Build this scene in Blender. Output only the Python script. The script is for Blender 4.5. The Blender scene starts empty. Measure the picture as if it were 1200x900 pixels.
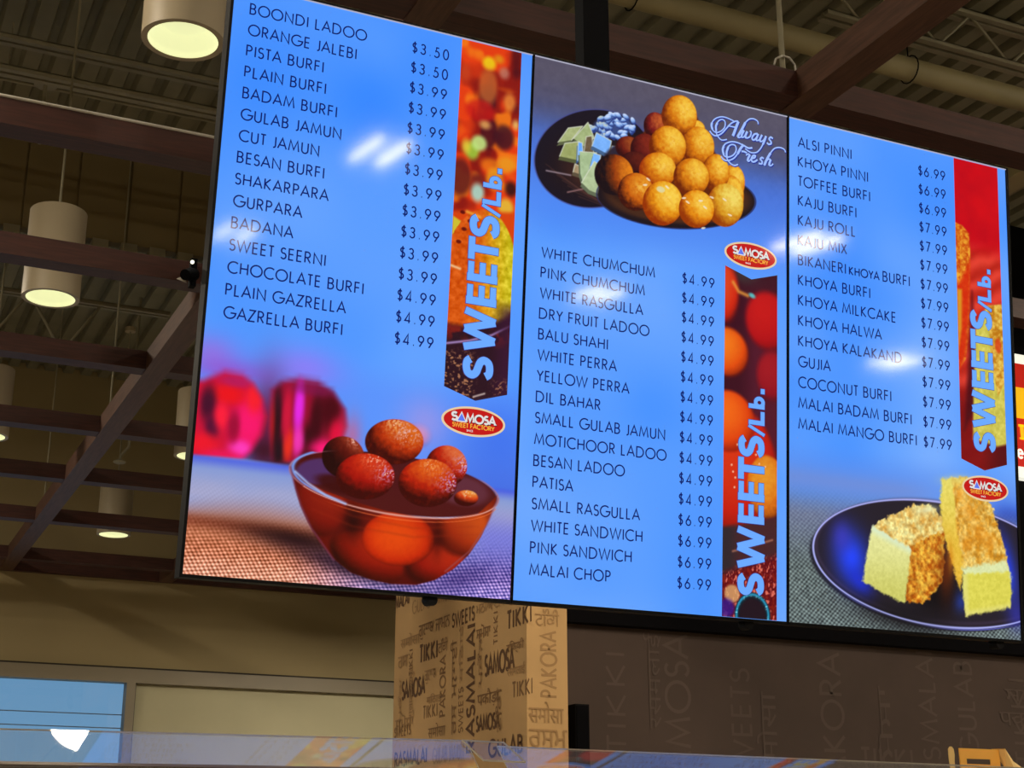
import bpy, bmesh, math, random
import numpy as np
from mathutils import Vector, Matrix
R = math.radians
SC = bpy.context.scene
COL = SC.collection

# ---------------------------------------------------------------- camera, world, exposure
cam_d = bpy.data.cameras.new('camera'); cam = bpy.data.objects.new('camera', cam_d); COL.objects.link(cam)
cam.location = (-1.6374, -2.779, 1.6)
cam.rotation_euler = (Matrix.Rotation(-0.4372, 3, 'Z') @ Matrix.Rotation(math.pi/2 + 0.3140, 3, 'X') @ Matrix.Rotation(-0.0009, 3, 'Z')).to_euler()
cam_d.sensor_fit = 'HORIZONTAL'; cam_d.sensor_width = 36.0
cam_d.lens = 1756.09 / 1200 * 36.0
cam_d.clip_start = 0.05; cam_d.clip_end = 200
SC.camera = cam
SC.view_settings.view_transform = 'Standard'; SC.view_settings.look = 'None'
SC.view_settings.exposure = 0.0; SC.view_settings.gamma = 1.0; SC.view_settings.use_curve_mapping = False
try:
    SC.cycles.use_denoising = True; SC.cycles.max_bounces = 6; SC.cycles.diffuse_bounces = 3; SC.cycles.glossy_bounces = 3
    SC.cycles.transparent_max_bounces = 12; SC.cycles.sample_clamp_indirect = 4.0
    SC.cycles.caustics_reflective = False; SC.cycles.caustics_refractive = False
except Exception: pass
world = bpy.data.worlds.new('dusk_sky'); SC.world = world; world.use_nodes = True
wn = world.node_tree.nodes; wl = world.node_tree.links
bg = wn['Background']
wtc = wn.new('ShaderNodeTexCoord'); wsep = wn.new('ShaderNodeSeparateXYZ'); wramp = wn.new('ShaderNodeValToRGB')
wl.new(wtc.outputs['Generated'], wsep.inputs[0]); wl.new(wsep.outputs['Z'], wramp.inputs[0]); wl.new(wramp.outputs[0], bg.inputs[0])
wramp.color_ramp.elements[0].position = 0.0; wramp.color_ramp.elements[0].color = (0.20, 0.42, 0.66, 1)
wramp.color_ramp.elements[1].position = 0.5; wramp.color_ramp.elements[1].color = (0.07, 0.22, 0.50, 1)
bg.inputs[1].default_value = .8
FILL_W = 150.0          # watts of the downward fill light added under the unseen tube fixtures
TUBE_POWER = 45.0        # radiance of the fluorescent tubes (behind the photographer)
LAMP_GLOW = 0.82         # radiance of the pendant diffusers

# ---------------------------------------------------------------- materials
def srgb(c):
    return tuple(((v/255)/12.92 if v/255 <= .04045 else ((v/255+.055)/1.055)**2.4) for v in c)
def mat(name, rgb, rough=.6, metal=0.0, noise=None, bump=None, emit=None, spec=.5):
    """noise = (scale, amount, stretch) varies the base colour; bump = (scale, strength)"""
    m = bpy.data.materials.new(name); m.use_nodes = True
    nt = m.node_tree; b = nt.nodes['Principled BSDF']
    c = srgb(rgb)
    b.inputs['Base Color'].default_value = (*c, 1); b.inputs['Roughness'].default_value = rough
    b.inputs['Metallic'].default_value = metal; b.inputs['Specular IOR Level'].default_value = spec
    tc = nt.nodes.new('ShaderNodeTexCoord')
    if noise:
        mp = nt.nodes.new('ShaderNodeMapping'); nt.links.new(tc.outputs['Object'], mp.inputs[0])
        mp.inputs['Scale'].default_value = noise[2] if len(noise) > 2 else (1,1,1)
        n = nt.nodes.new('ShaderNodeTexNoise'); n.inputs['Scale'].default_value = noise[0]; n.inputs['Detail'].default_value = 5
        nt.links.new(mp.outputs[0], n.inputs['Vector'])
        r = nt.nodes.new('ShaderNodeValToRGB'); a = noise[1]
        r.color_ramp.elements[0].position = .3; r.color_ramp.elements[0].color = (*[v*(1-a) for v in c], 1)
        r.color_ramp.elements[1].position = .7; r.color_ramp.elements[1].color = (*[min(1, v*(1+a)) for v in c], 1)
        nt.links.new(n.outputs[0], r.inputs[0]); nt.links.new(r.outputs[0], b.inputs['Base Color'])
    if bump:
        n2 = nt.nodes.new('ShaderNodeTexNoise'); n2.inputs['Scale'].default_value = bump[0]
        nt.links.new(tc.outputs['Object'], n2.inputs['Vector'])
        bp = nt.nodes.new('ShaderNodeBump'); bp.inputs['Strength'].default_value = bump[1]; bp.inputs['Distance'].default_value = .01
        nt.links.new(n2.outputs[0], bp.inputs['Height']); nt.links.new(bp.outputs[0], b.inputs['Normal'])
    if emit:
        b.inputs['Emission Color'].default_value = (*srgb(emit[0]), 1); b.inputs['Emission Strength'].default_value = emit[1]
    return m
def screen_mat(name, rgb=None):
    """lit panel pixels behind a glossy front: colour from the vertex attribute, or one flat colour"""
    m = bpy.data.materials.new(name); m.use_nodes = True; nt = m.node_tree; b = nt.nodes['Principled BSDF']
    b.inputs['Base Color'].default_value = (.004, .004, .006, 1); b.inputs['Roughness'].default_value = .06
    b.inputs['Emission Strength'].default_value = 1.0
    if rgb is None:
        a = nt.nodes.new('ShaderNodeVertexColor'); a.layer_name = 'Pixels'; nt.links.new(a.outputs[0], b.inputs['Emission Color'])
    else: b.inputs['Emission Color'].default_value = (*srgb(rgb), 1)
    return m
def glass_mat(name, tint=(1,1,1), ior=1.5, dust=0.0):
    m = bpy.data.materials.new(name); m.use_nodes = True; nt = m.node_tree
    for n in list(nt.nodes):
        if n.type == 'BSDF_PRINCIPLED': nt.nodes.remove(n)
    N = nt.nodes.new; Lk = nt.links.new
    out = nt.nodes['Material Output']; mx = N('ShaderNodeMixShader'); tr = N('ShaderNodeBsdfTransparent'); gl = N('ShaderNodeBsdfGlossy')
    tr.inputs[0].default_value = (*tint, 1); gl.inputs['Roughness'].default_value = .015
    # Schlick reflectance from the unsigned facing angle, the same on both faces of the pane
    g = N('ShaderNodeNewGeometry'); d = N('ShaderNodeVectorMath'); d.operation = 'DOT_PRODUCT'; Lk(g.outputs['Incoming'], d.inputs[0]); Lk(g.outputs['Normal'], d.inputs[1])
    ab = N('ShaderNodeMath'); ab.operation = 'ABSOLUTE'; Lk(d.outputs['Value'], ab.inputs[0])
    om = N('ShaderNodeMath'); om.operation = 'SUBTRACT'; om.inputs[0].default_value = 1; Lk(ab.outputs[0], om.inputs[1])
    pw = N('ShaderNodeMath'); pw.operation = 'POWER'; pw.inputs[1].default_value = 4.5; Lk(om.outputs[0], pw.inputs[0])
    f0 = ((ior-1)/(ior+1))**2
    mr = N('ShaderNodeMath'); mr.operation = 'MULTIPLY_ADD'; mr.inputs[1].default_value = 1-f0; mr.inputs[2].default_value = f0; Lk(pw.outputs[0], mr.inputs[0])
    Lk(mr.outputs[0], mx.inputs[0]); Lk(tr.outputs[0], mx.inputs[1]); Lk(gl.outputs[0], mx.inputs[2])
    if dust:
        df = N('ShaderNodeBsdfDiffuse'); df.inputs[0].default_value = (.8,.8,.8,1); m2 = N('ShaderNodeMixShader'); m2.inputs[0].default_value = dust
        Lk(mx.outputs[0], m2.inputs[1]); Lk(df.outputs[0], m2.inputs[2]); mx = m2
    nt.links.new(mx.outputs[0], out.inputs[0]); return m
M = dict(
    deck=mat('painted_steel_deck', (128,124,102), .75, noise=(3,.12)),
    deck_dark=mat('shadowed_deck_steel', (96,92,78), .8, noise=(4,.15)),
    wall=mat('tan_painted_wall', (158,142,104), .85, noise=(1.2,.05), bump=(60,.05)),
    panel=mat('pale_infill_panel', (176,170,138), .7, noise=(1.5,.05)),
    frame=mat('bronze_window_frame', (134,124,104), .55),
    joint=mat('dark_sealant', (50,44,38), .9),
    beam=mat('mahogany_stained_timber', (66,33,26), .6, noise=(6,.35,(1,12,12))),
    beam_y=mat('mahogany_stained_cross_timber', (88,58,44), .6, noise=(6,.30,(12,1,12))),
    steel=mat('cream_painted_steel', (146,140,116), .6, noise=(5,.1)),
    pipe=mat('cream_painted_pipe', (156,146,108), .55, noise=(3,.08)),
    shade=mat('beige_lamp_metal', (178,164,138), .5),
    refl=mat('lamp_reflector', (225,222,190), .35, emit=((214,220,172), LAMP_GLOW)),
    bulb=mat('lamp_core', (250,250,235), .3, emit=((255,252,225), 2.2)),
    tube=mat('fluorescent_tube', (255,255,250), .3, emit=((255,236,200), TUBE_POWER)),
    tube_fill=mat('added_fill_tube', (255,255,250), .3, emit=((255,240,215), TUBE_POWER*4.5)),  # hotter tubes, only for added fixtures that brighten the roof deck
    black=mat('black_plastic', (10,10,13), .6, spec=.12),
    blackm=mat('black_painted_steel', (7,7,11), .8, spec=.08),
    dull=mat('dark_back_wall_paper', (80,65,58), .85, noise=(3,.08)),
    dullink=mat('faint_grey_print', (92,77,69), .8),
    soffit=mat('near_black_bulkhead', (10,9,13), .9, spec=.1),
    kraft=mat('kraft_wallpaper', (206,166,112), .8, noise=(2.5,.07)),
    ink=mat('dark_brown_print', (104,72,42), .8), ink2=mat('mid_brown_print', (142,106,66), .8), ink3=mat('pale_brown_print', (172,134,88), .8),
    glass=glass_mat('clear_glass'), caseglass=glass_mat('dusty_case_glass', ior=2.05, dust=.03), edge=mat('polished_glass_edge', (245,240,230), .5),
    rail=mat('brushed_bronze_rail', (120,108,96), .4, .6),
    acryl=glass_mat('clear_acrylic', (.96,.96,.96), 1.35),
    card=mat('golden_kraft_card', (248,184,78), .7, noise=(8,.06)), card_in=mat('pale_card_edge', (236,200,130), .8),
    floor=mat('grey_tile_floor', (150,142,130), .5, noise=(2,.1)),
    white=mat('white_plastic', (205,200,190), .5),
    counter=mat('counter_laminate', (120,104,86), .5),
    px=screen_mat('lit_picture'), text=screen_mat('navy_menu_lettering', (8,26,104)),
    knock=screen_mat('pale_blue_lettering', (108,170,255)), halo=screen_mat('dark_blue_letter_edge', (60,60,140)),
    script=screen_mat('pale_script_lettering', (160,190,255)), sshadow=screen_mat('blue_script_shadow', (20,40,150)),
    cream=screen_mat('logo_cream', (232,205,160)), red=screen_mat('logo_red', (196,24,24)), blue=screen_mat('logo_blue', (96,120,240)),
    gold=screen_mat('logo_gold', (240,170,60)), lwhite=screen_mat('logo_white', (225,222,220)), ldark=screen_mat('logo_shadow', (50,10,20)),
    line=screen_mat('painted_edge_glow', (170,170,190)),
)
def mat_emit(name, rgb, s): return mat(name, rgb, .4, emit=(rgb, s))
M['wire'] = mat('grey_wire', (110,130,150), .6)
M['s_white'] = mat_emit('lightbox_white', (236,236,220), 1.0); M['s_red'] = mat_emit('lightbox_red', (186,30,18), .8); M['s_yel'] = mat_emit('lightbox_yellow', (236,178,20), .9)

# ---------------------------------------------------------------- object helpers
def link(name, me, parent=None, mats=()):
    o = bpy.data.objects.new(name, me); COL.objects.link(o)
    for m_ in mats: me.materials.append(m_)
    if parent: o.parent = parent
    return o
def mesh(name, verts, faces, m, parent=None, idx=None, smooth=False):
    me = bpy.data.meshes.new(name); me.from_pydata([tuple(v) for v in verts], [], faces)
    if not isinstance(m, (list, tuple)): m = [m]
    o = link(name, me, parent, m)
    if idx: me.polygons.foreach_set('material_index', idx)
    if smooth: me.polygons.foreach_set('use_smooth', [True]*len(me.polygons))
    me.update(); return o
class MB:
    def __init__(s): s.v, s.f, s.i = [], [], []
    def add(s, v, f, i=0):
        o = len(s.v); s.v += [tuple(p) for p in v]; s.f += [tuple(k+o for k in q) for q in f]; s.i += [i]*len(f); return s
    def box(s, a, b, i=0):
        x0,y0,z0 = a; x1,y1,z1 = b
        return s.add([(x0,y0,z0),(x1,y0,z0),(x1,y1,z0),(x0,y1,z0),(x0,y0,z1),(x1,y0,z1),(x1,y1,z1),(x0,y1,z1)],
                     [(0,3,2,1),(4,5,6,7),(0,1,5,4),(1,2,6,5),(2,3,7,6),(3,0,4,7)], i)
    def tube(s, a, b, r, n=10, i=0, caps=True, r2=None):
        a, b = Vector(a), Vector(b); d = (b-a).normalized(); u = d.orthogonal().normalized(); w = d.cross(u)
        r2 = r if r2 is None else r2
        v = [a + r*(math.cos(2*math.pi*k/n)*u + math.sin(2*math.pi*k/n)*w) for k in range(n)] + [b + r2*(math.cos(2*math.pi*k/n)*u + math.sin(2*math.pi*k/n)*w) for k in range(n)]
        f = [(k, (k+1)%n, n+(k+1)%n, n+k) for k in range(n)]
        if caps: f += [tuple(range(n-1,-1,-1)), tuple(range(n,2*n))]
        return s.add(v, f, i)
    def prism(s, pts, d, i=0):
        """closed 3-D polygon pts pushed by vector d"""
        n = len(pts); p = [Vector(q) for q in pts]; q = [v + Vector(d) for v in p]
        return s.add(p+q, [tuple(range(n-1,-1,-1)), tuple(range(n,2*n))] + [(k,(k+1)%n,n+(k+1)%n,n+k) for k in range(n)], i)
    def lathe(s, prof, c=(0,0,0), n=32, i=0):
        v = [(c[0]+r*math.cos(2*math.pi*k/n), c[1]+r*math.sin(2*math.pi*k/n), c[2]+z) for r, z in prof for k in range(n)]
        f = [(j*n+k, j*n+(k+1)%n, (j+1)*n+(k+1)%n, (j+1)*n+k) for j in range(len(prof)-1) for k in range(n)]
        return s.add(v, f, i)
    def path(s, pts, r, n=8, i=0):
        for a, b in zip(pts[:-1], pts[1:]): s.tube(a, b, r, n, i)
        return s
    def build(s, name, m, parent=None, smooth=False):
        o = mesh(name, s.v, s.f, m, parent, s.i, False)
        bm = bmesh.new(); bm.from_mesh(o.data); bmesh.ops.recalc_face_normals(bm, faces=bm.faces)
        if smooth:
            for f in bm.faces: f.smooth = len(f.verts) == 4
            for e in bm.edges:
                if len(e.link_faces) == 2 and e.calc_face_angle(0) > R(40): e.smooth = False
        bm.to_mesh(o.data); bm.free(); return o
def thing(name, label, cat, loc=(0,0,0), rot=(0,0,0), group=None):
    o = bpy.data.objects.new(name, None); COL.objects.link(o); o.location = loc; o.rotation_euler = rot
    o.empty_display_size = .1; return tag(o, label, cat, group)
def tag(o, label, cat, group=None):
    o['label'] = label; o['category'] = cat
    if group: o['group'] = group
    return o
def struct(o, label=None):
    o['kind'] = 'structure'
    if label: o['label'] = label
    return o
def sempty(name, label):
    o = bpy.data.objects.new(name, None); COL.objects.link(o); return struct(o, label)
def dup(root, loc, label):
    r = root.copy(); COL.objects.link(r); r.location = loc; r['label'] = label
    for ch in list(root.children):
        c = ch.copy(); COL.objects.link(c); c.parent = r
        for g in ch.children:
            d = g.copy(); COL.objects.link(d); d.parent = c
    return r
# ---------------------------------------------------------------- what the panels show: painted into vertex colours (u right, v up, in mm)
_rs = np.random.RandomState(7); _tab = _rs.rand(256, 256)
def vnoise(x, y, seed=0):
    x = x + seed*17.3; y = y + seed*9.1
    xi = np.floor(x).astype(int); yi = np.floor(y).astype(int); fx = x-xi; fy = y-yi
    fx = fx*fx*(3-2*fx); fy = fy*fy*(3-2*fy); T = lambda a, b: _tab[a & 255, b & 255]
    return (T(xi,yi)*(1-fx)+T(xi+1,yi)*fx)*(1-fy) + (T(xi,yi+1)*(1-fx)+T(xi+1,yi+1)*fx)*fy
def fbm(x, y, s, seed=0, o=3):
    r, a, t = 0, 1.0, 0
    for k in range(o): r = r + a*vnoise(x/s*2**k, y/s*2**k, seed+k); t += a; a *= .55
    return r/t
def sm(e0, e1, x): t = np.clip((x-e0)/(e1-e0), 0, 1); return t*t*(3-2*t)
class Pic:
    def __init__(s, U, V, base): s.U, s.V = U, V; s.c = np.tile(np.array(base, float), (len(U), 1))
    def mix(s, col, a):
        a = np.clip(a, 0, 1)[:, None]; s.c = s.c*(1-a) + np.asarray(col, float)*a
    def ellr(s, e):
        cx, cy, a, b, g = e; g = math.radians(g); du, dv = s.U-cx, s.V-cy
        return (du*math.cos(g)+dv*math.sin(g))/a, (-du*math.sin(g)+dv*math.cos(g))/b
    def blob(s, cx, cy, r, col, al=1.0, ry=None, g=0):
        x, y = s.ellr((cx, cy, r, ry or r, g)); s.mix(col, al*np.exp(-(x*x+y*y)*1.2))
    def ell(s, e, col, soft=1.5, al=1.0):
        x, y = s.ellr(e); q = np.sqrt(x*x+y*y); k = soft/min(e[2], e[3]); s.mix(col, al*(1-sm(1-k, 1+k*.3, q)))
    def ring(s, e, w, col, al=1.0, m=None):
        x, y = s.ellr(e); q = (np.sqrt(x*x+y*y)-1)*min(e[2], e[3])*np.sqrt(1+((max(e[2],e[3])/min(e[2],e[3]))**2-1)*np.clip(x*x/(x*x+y*y+1e-9),0,1)*(e[2]>=e[3]))
        a = al*np.exp(-(q/w)**2); s.mix(col, a if m is None else a*m)
    def poly(s, P, soft=1.5, jit=0):
        """soft mask of a polygon; jit makes its edge crumbly"""
        if jit:
            q = Pic(s.U + jit*(fbm(s.U, s.V, 9, 71)-.5), s.V + jit*(fbm(s.U, s.V, 9, 83)-.5), (0,0,0)); return q.poly(P, soft)
        ins = np.zeros(len(s.U), bool); D = np.full(len(s.U), 1e9)
        for (x0,y0),(x1,y1) in zip(P, P[1:]+P[:1]):
            c = ((y0 > s.V) != (y1 > s.V)); 
            with np.errstate(divide='ignore', invalid='ignore'): xx = (x1-x0)*(s.V-y0)/(y1-y0+1e-12)+x0
            ins ^= c & (s.U < xx)
            dx, dy = x1-x0, y1-y0; t = np.clip(((s.U-x0)*dx+(s.V-y0)*dy)/(dx*dx+dy*dy+1e-9), 0, 1)
            D = np.minimum(D, np.hypot(s.U-x0-t*dx, s.V-y0-t*dy))
        return sm(-soft, soft, np.where(ins, D, -D))
    def line(s, P, w, col, al=1.0):
        D = np.full(len(s.U), 1e9)
        for (x0,y0),(x1,y1) in zip(P, P[1:]):
            dx, dy = x1-x0, y1-y0; t = np.clip(((s.U-x0)*dx+(s.V-y0)*dy)/(dx*dx+dy*dy+1e-9), 0, 1)
            D = np.minimum(D, np.hypot(s.U-x0-t*dx, s.V-y0-t*dy))
        s.mix(col, al*np.exp(-(D/w)**2))
    def ball(s, e, dark, mid, hi, L=(.4,.5,.75), soft=1.6, al=1.0, nz=.0, amb=.0, seed=0):
        x, y = s.ellr(e); q = np.sqrt(x*x+y*y); z = np.sqrt(np.clip(1-q*q, 0, 1)); g = math.radians(e[4])
        X = x*math.cos(g)-y*math.sin(g); Y = x*math.sin(g)+y*math.cos(g); l = np.linalg.norm(L)
        d = np.clip((X*L[0]+Y*L[1]+z*L[2])/l, 0, 1)
        if nz: d = np.clip(d + nz*(fbm(s.U, s.V, 7, seed)-.5), 0, 1)
        d = (d*(1-amb)+amb)[:, None]
        c = np.where(d < .55, np.array(dark)+(np.array(mid)-np.array(dark))*(d/.55), np.array(mid)+(np.array(hi)-np.array(mid))*((d-.55)/.45))
        k = soft/min(e[2], e[3]); a = (al*(1-sm(1-k, 1+k*.3, q)))[:, None]; s.c = s.c*(1-a)+c*a
    def lin(s):
        v = np.clip(s.c, 0, 255)/255; l = np.where(v <= .04045, v/12.92, ((v+.055)/1.055)**2.4)
        return np.concatenate([l, np.ones((len(l),1))], 1)
def axis(segs):
    out = []
    for a, b, st in segs: n = max(1, round((b-a)/st)); out += [a+(b-a)*k/n for k in range(n)]
    return np.array(out+[segs[-1][1]])
def pixels(name, us, vs, y, painter, parent, keep=None):
    """a flat grid of picture elements at depth y (m); painter(U, V) -> Pic; keep(U, V) drops cells outside the banner's outline"""
    nu, nv = len(us), len(vs); U, V = [a.ravel() for a in np.meshgrid(us, vs)]
    i = (np.arange(nv-1)[:, None]*nu + np.arange(nu-1)[None, :]).ravel()
    q = np.stack([i, i+1, i+nu+1, i+nu], 1)
    co = np.stack([U/1000, np.full(len(U), y), V/1000], 1)
    if keep is not None:      # pull the top / bottom rows onto the cut outline
        V2 = keep(U, V); co[:, 2] = V2/1000; V = V2
    me = bpy.data.meshes.new(name); me.vertices.add(len(U)); me.vertices.foreach_set('co', co.ravel().astype(np.float32))
    me.loops.add(len(q)*4); me.loops.foreach_set('vertex_index', q.ravel().astype(np.int32))
    me.polygons.add(len(q)); me.polygons.foreach_set('loop_start', np.arange(0, len(q)*4, 4, dtype=np.int32))
    me.update(calc_edges=True); me.validate()
    at = me.color_attributes.new('Pixels', 'FLOAT_COLOR', 'POINT'); at.data.foreach_set('color', painter(U, V).lin().ravel().astype(np.float32))
    return link(name, me, parent, [M['px']])
def bgblue(p, seed):
    """soft blue page of the menus"""
    t = fbm(p.U, p.V, 260, seed, 2)
    p.c[:] = np.array((76,148,255)) + (t[:, None]-.4)*np.array((60,34,0)) + sm(1000, 300, p.V)[:, None]*np.array((16,10,0))

def paint_left(U, V):
    p = Pic(U, V, (78,148,255)); bgblue(p, 1)
    # blurred backdrop
    p.mix((88,140,250), sm(470, 380, V)*.6)
    p.mix((70,110,225), sm(400, 200, V)*sm(400, 640, U))
    p.blob(640, 330, 90, (60,110,235), .7); p.blob(470, 345, 60, (190,150,220), .5)
    p.blob(210, 425, 80, (150,120,245), .75, 45); p.blob(20, 430, 60, (170,100,215), .6, 40)
    r1 = p.poly([(-20,368),(10,374),(50,397),(84,394),(106,380),(127,351),(136,318),(130,280),(112,246),(94,226),(-20,200)], 11); r2 = p.poly([(146,372),(165,392),(200,404),(238,402),(270,384),(296,352),(303,318),(292,272),(270,240),(160,226),(150,300)], 11)
    p.blob(140, 300, 40, (110,20,60), .95, 110); p.blob(140, 250, 50, (60,14,30), .9, 34); p.blob(60, 400, 80, (170,60,190), .55, 26)
    p.mix((206,8,48), r1*.97); p.mix((150,6,40), r2*.97); both = np.maximum(r1, r2)
    for cx, cy, r, c, a, ry in [(105,300,34,(250,20,110),.95,54),(92,248,24,(255,60,190),.95,18),(60,352,36,(236,16,26),.95,20),(112,352,16,(250,30,40),.9,30),(22,330,16,(60,10,40),.95,36),(34,285,14,(70,10,50),.9,24),(50,308,14,(255,30,60),.9,26),(20,250,30,(240,20,40),.9,22),(74,380,34,(170,30,110),.6,12),(76,290,12,(150,4,50),.9,30),(60,230,40,(236,20,90),.8,14),
            (165,250,18,(30,14,24),.98,40),(158,330,10,(50,14,30),.95,56),(160,300,8,(40,10,20),.9,40),(146,290,10,(230,30,24),.9,60),(268,345,30,(70,2,16),.98,44),(240,318,13,(60,4,16),.95,60),(226,282,12,(50,4,14),.9,34),(203,345,11,(230,40,230),.98,56),(206,275,12,(255,60,200),.8,30),
            (262,262,32,(255,24,120),.98,24),(232,245,20,(60,10,20),.9,16),(300,320,14,(170,20,60),.8,50),(186,268,10,(240,50,30),.9,36),(180,330,9,(210,20,60),.9,50),(284,300,16,(230,10,60),.9,30),(235,385,50,(120,20,80),.6,14)]:
        x_, y_ = p.ellr((cx, cy, r, ry, 0)); p.mix(c, a*np.exp(-(x_*x_+y_*y_)**1.6*.9)*both)
    p.blob(316, 300, 22, (220,90,120), .6, 46)
    p.mix((60,24,40), sm(238, 226, V)*sm(100, 150, U)*sm(330, 280, U)*.8)
    # table cloth
    e = 226 + 3*np.sin(U/60.)
    tb = sm(e+5, e-6, V)
    cl = np.array((110,150,235))*(1-sm(60, 180, V))[:, None] + np.array((124,152,214))*sm(60, 180, V)[:, None]
    p.mix((128,152,214), tb); p.mix((70,90,225), sm(232, 222, V)*sm(200, 226, V)*.8)
    p.mix((176,170,200), tb*np.exp(-((V-160)/34)**2)*(.5+.5*fbm(U, V*3, 120, 3)))
    p.mix((120,120,215), sm(200, 120, V)*sm(480, 640, U)*.9)
    warm = sm(150+20*np.sin(U/90), 92, V)*sm(430, 200, U)
    p.mix((190,116,82), warm); p.mix((120,50,30), warm*np.exp(-((V-104+.05*U)/14)**2)*.8)
    # weave
    per = 6.6+V*.0; sl = U*.95+V*.55
    wv = np.sin(2*math.pi*sl/8.2)*.6 + np.sin(2*math.pi*(V-.12*U)/7.0)*.55 + (fbm(U, V, 5, 5)-.5)*1.2
    am = sm(128, 20, V)
    base = np.array((186,104,70)) + (sm(180, 440, U)[:, None])*(np.array((104,78,150))-np.array((186,104,70)))
    p.c = p.c*(1-am[:, None]*.85) + base*am[:, None]*.85
    p.c = p.c + (wv*am)[:, None]*np.array((96,78,76)) + (am*sm(60, 0, V))[:, None]*np.array((34,38,44))
    fine = np.sin(2*math.pi*U/8)*np.sin(2*math.pi*(V+.3*U)/9); p.c += (fine*sm(210, 130, V)*(1-am))[:, None]*9
    # shadow of the bowl on the cloth
    p.blob(215, 84, 120, (40,16,16), .95, 22, -6); p.blob(330, 40, 150, (30,14,34), .85, 24, -12); p.blob(560, 30, 70, (44,30,100), .55, 26, 20)
    # far side inside of the bowl
    rim = (418, 213, 225, 60, -2.5)
    p.ell(rim, (74,12,10), 2, .95); p.ell((560,215,70,34,-3), (110,60,80), 12, .6); p.ell((256,222,54,28,8), (80,50,110), 6, .85); p.ell((300,200,60,20,-8), (60,8,8), 8, .9)
    body = [(194,227),(199,211),(207,183),(220,151),(238,119),(262,85),(293,54),(333,29),(372,19),(418,13),(470,15),(510,28),(549,53),(581,84),(607,124),(626,167),(637,200),(640,213),(598,170),(530,153),(462,151),(396,157),(330,169),(265,185),(219,202)]
    p.ball((457,318,30,26,9), (120,30,60), (230,110,140), (240,140,170), soft=20, al=.7)
    dk, md, hi = (60,6,4), (172,36,6), (222,96,26)
    p.ball((301,256,45,42,14), (34,4,4), (84,14,8), (150,50,24), (.6,.8,.4), nz=.25)
    p.ball((523,262,47,43,20), dk, (182,30,8), (222,110,60), (.5,.7,.5), nz=.3, seed=3)
    p.ball((407,299,64,47,10), dk, (182,48,6), (220,104,24), (.45,.6,.6), nz=.35)
    p.ball((350,222,63,47,8), dk, (160,16,6), (206,50,16), (.2,.6,.6), nz=.3, seed=5)
    p.ball((570,200,28,17,7), dk, (206,60,16), (238,150,60), (.3,.8,.5))
    p.ball((484,223,65,50,9), dk, (178,30,6), (220,90,20), (.1,.65,.6), nz=.35, seed=8)
    def glaze(e, ox, oy, r, c, seed):   # sugar glints
        x, y = p.ellr(e); q = x*x+y*y; g = np.exp(-((x-ox)**2+(y-oy)**2)/r**2)*(q < .95)
        n = vnoise(U/3.0, V/3.4, seed); p.mix(c, g*sm(.45, .8, n)); p.mix((240,200,190), g*sm(.74, .95, vnoise(U/2.2, V/2.2, seed+4)))
    glaze((407,299,64,47,10), .55, .35, .5, (216,150,140), 11); glaze((407,299,64,47,10), .1, .8, .35, (236,170,110), 12)
    glaze((350,222,63,47,8), .75, .1, .4, (200,130,170), 13); glaze((350,222,63,47,8), .35, .75, .35, (236,130,90), 14)
    glaze((484,223,65,50,9), .8, .0, .45, (190,130,190), 15); glaze((484,223,65,50,9), .2, .75, .3, (240,150,80), 16)
    glaze((523,262,47,43,20), .8, -.2, .45, (190,140,200), 17); glaze((301,256,45,42,14), .7, .7, .3, (240,170,150), 18)
    glaze((570,200,28,17,7), .2, .5, .5, (240,200,140), 19)
    # front of the bowl: red syrup seen through glass
    bd = p.poly(body, 2.2)
    p.mix((96,12,4), bd*.98)
    keep = p.c.copy(); k2 = bd[:, None]
    p.ball((258,151,60,62,15), (64,8,4), (128,18,6), (150,30,10), soft=12, al=.8)
    p.ball((366,62,86,50,-16), (44,6,2), (132,18,4), (170,34,8), soft=8, al=.95, nz=.1)
    p.ball((510,58,72,44,14), (50,6,2), (150,20,6), (184,40,12), soft=9, al=.9, nz=.1)
    p.ball((566,132,64,56,12), (80,14,4), (168,46,10), (204,78,20), soft=12, al=.85)
    p.ball((428,104,80,56,3), (90,10,2), (196,40,4), (226,72,10), (-.1,.1,1), soft=5, al=.98, nz=.12)
    p.blob(330, 128, 22, (34,4,4), .85, 36); p.blob(512, 112, 14, (60,8,4), .7, 40); p.blob(400, 166, 120, (170,40,12), .5, 8, -6); p.blob(480, 160, 110, (206,72,14), .7, 7)
    for yy in (0,1,2): p.line([(240+yy*2,190-yy*22),(330,160-yy*20),(460,146-yy*18),(600,160-yy*16)], 3, (150,40,14), .25)
    p.blob(612, 160, 20, (206,80,20), .6, 50, -24); p.mix((60,6,2), bd*sm(60,10,V)*.5)
    p.c = keep*(1-k2) + p.c*k2
    # glass edges
    low = V < 214+0*U
    p.ring((418,213,225,62,-2.5), 2.2, (228,170,160), .9, (p.V < 190).astype(float)); p.ring((418,213,225,60,-2.5), 2.4, (178,120,130), .85, (V >= 190).astype(float)*sm(300, 220, U)+(V >= 190)*sm(590, 610, U)*.9)
    p.ring((418,216,219,62,-2.5), 4, (120,160,245), .9, sm(330, 250, U)*sm(150,170,V)*(V < 260)); p.ring((418,207,225,64,-2.5), 1.6, (250,120,60), .6, (V < 185)*sm(250, 330, U))
    p.line([(194,224),(203,196),(222,150),(246,108),(296,50)], 2.2, (120,60,90), .6); p.line([(642,206),(620,151),(583,92),(532,47)], 2.2, (150,80,90), .55)
    p.line([(205,216),(232,196),(270,176),(312,163)], 2.6, (170,200,255), .8)
    return p

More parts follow.
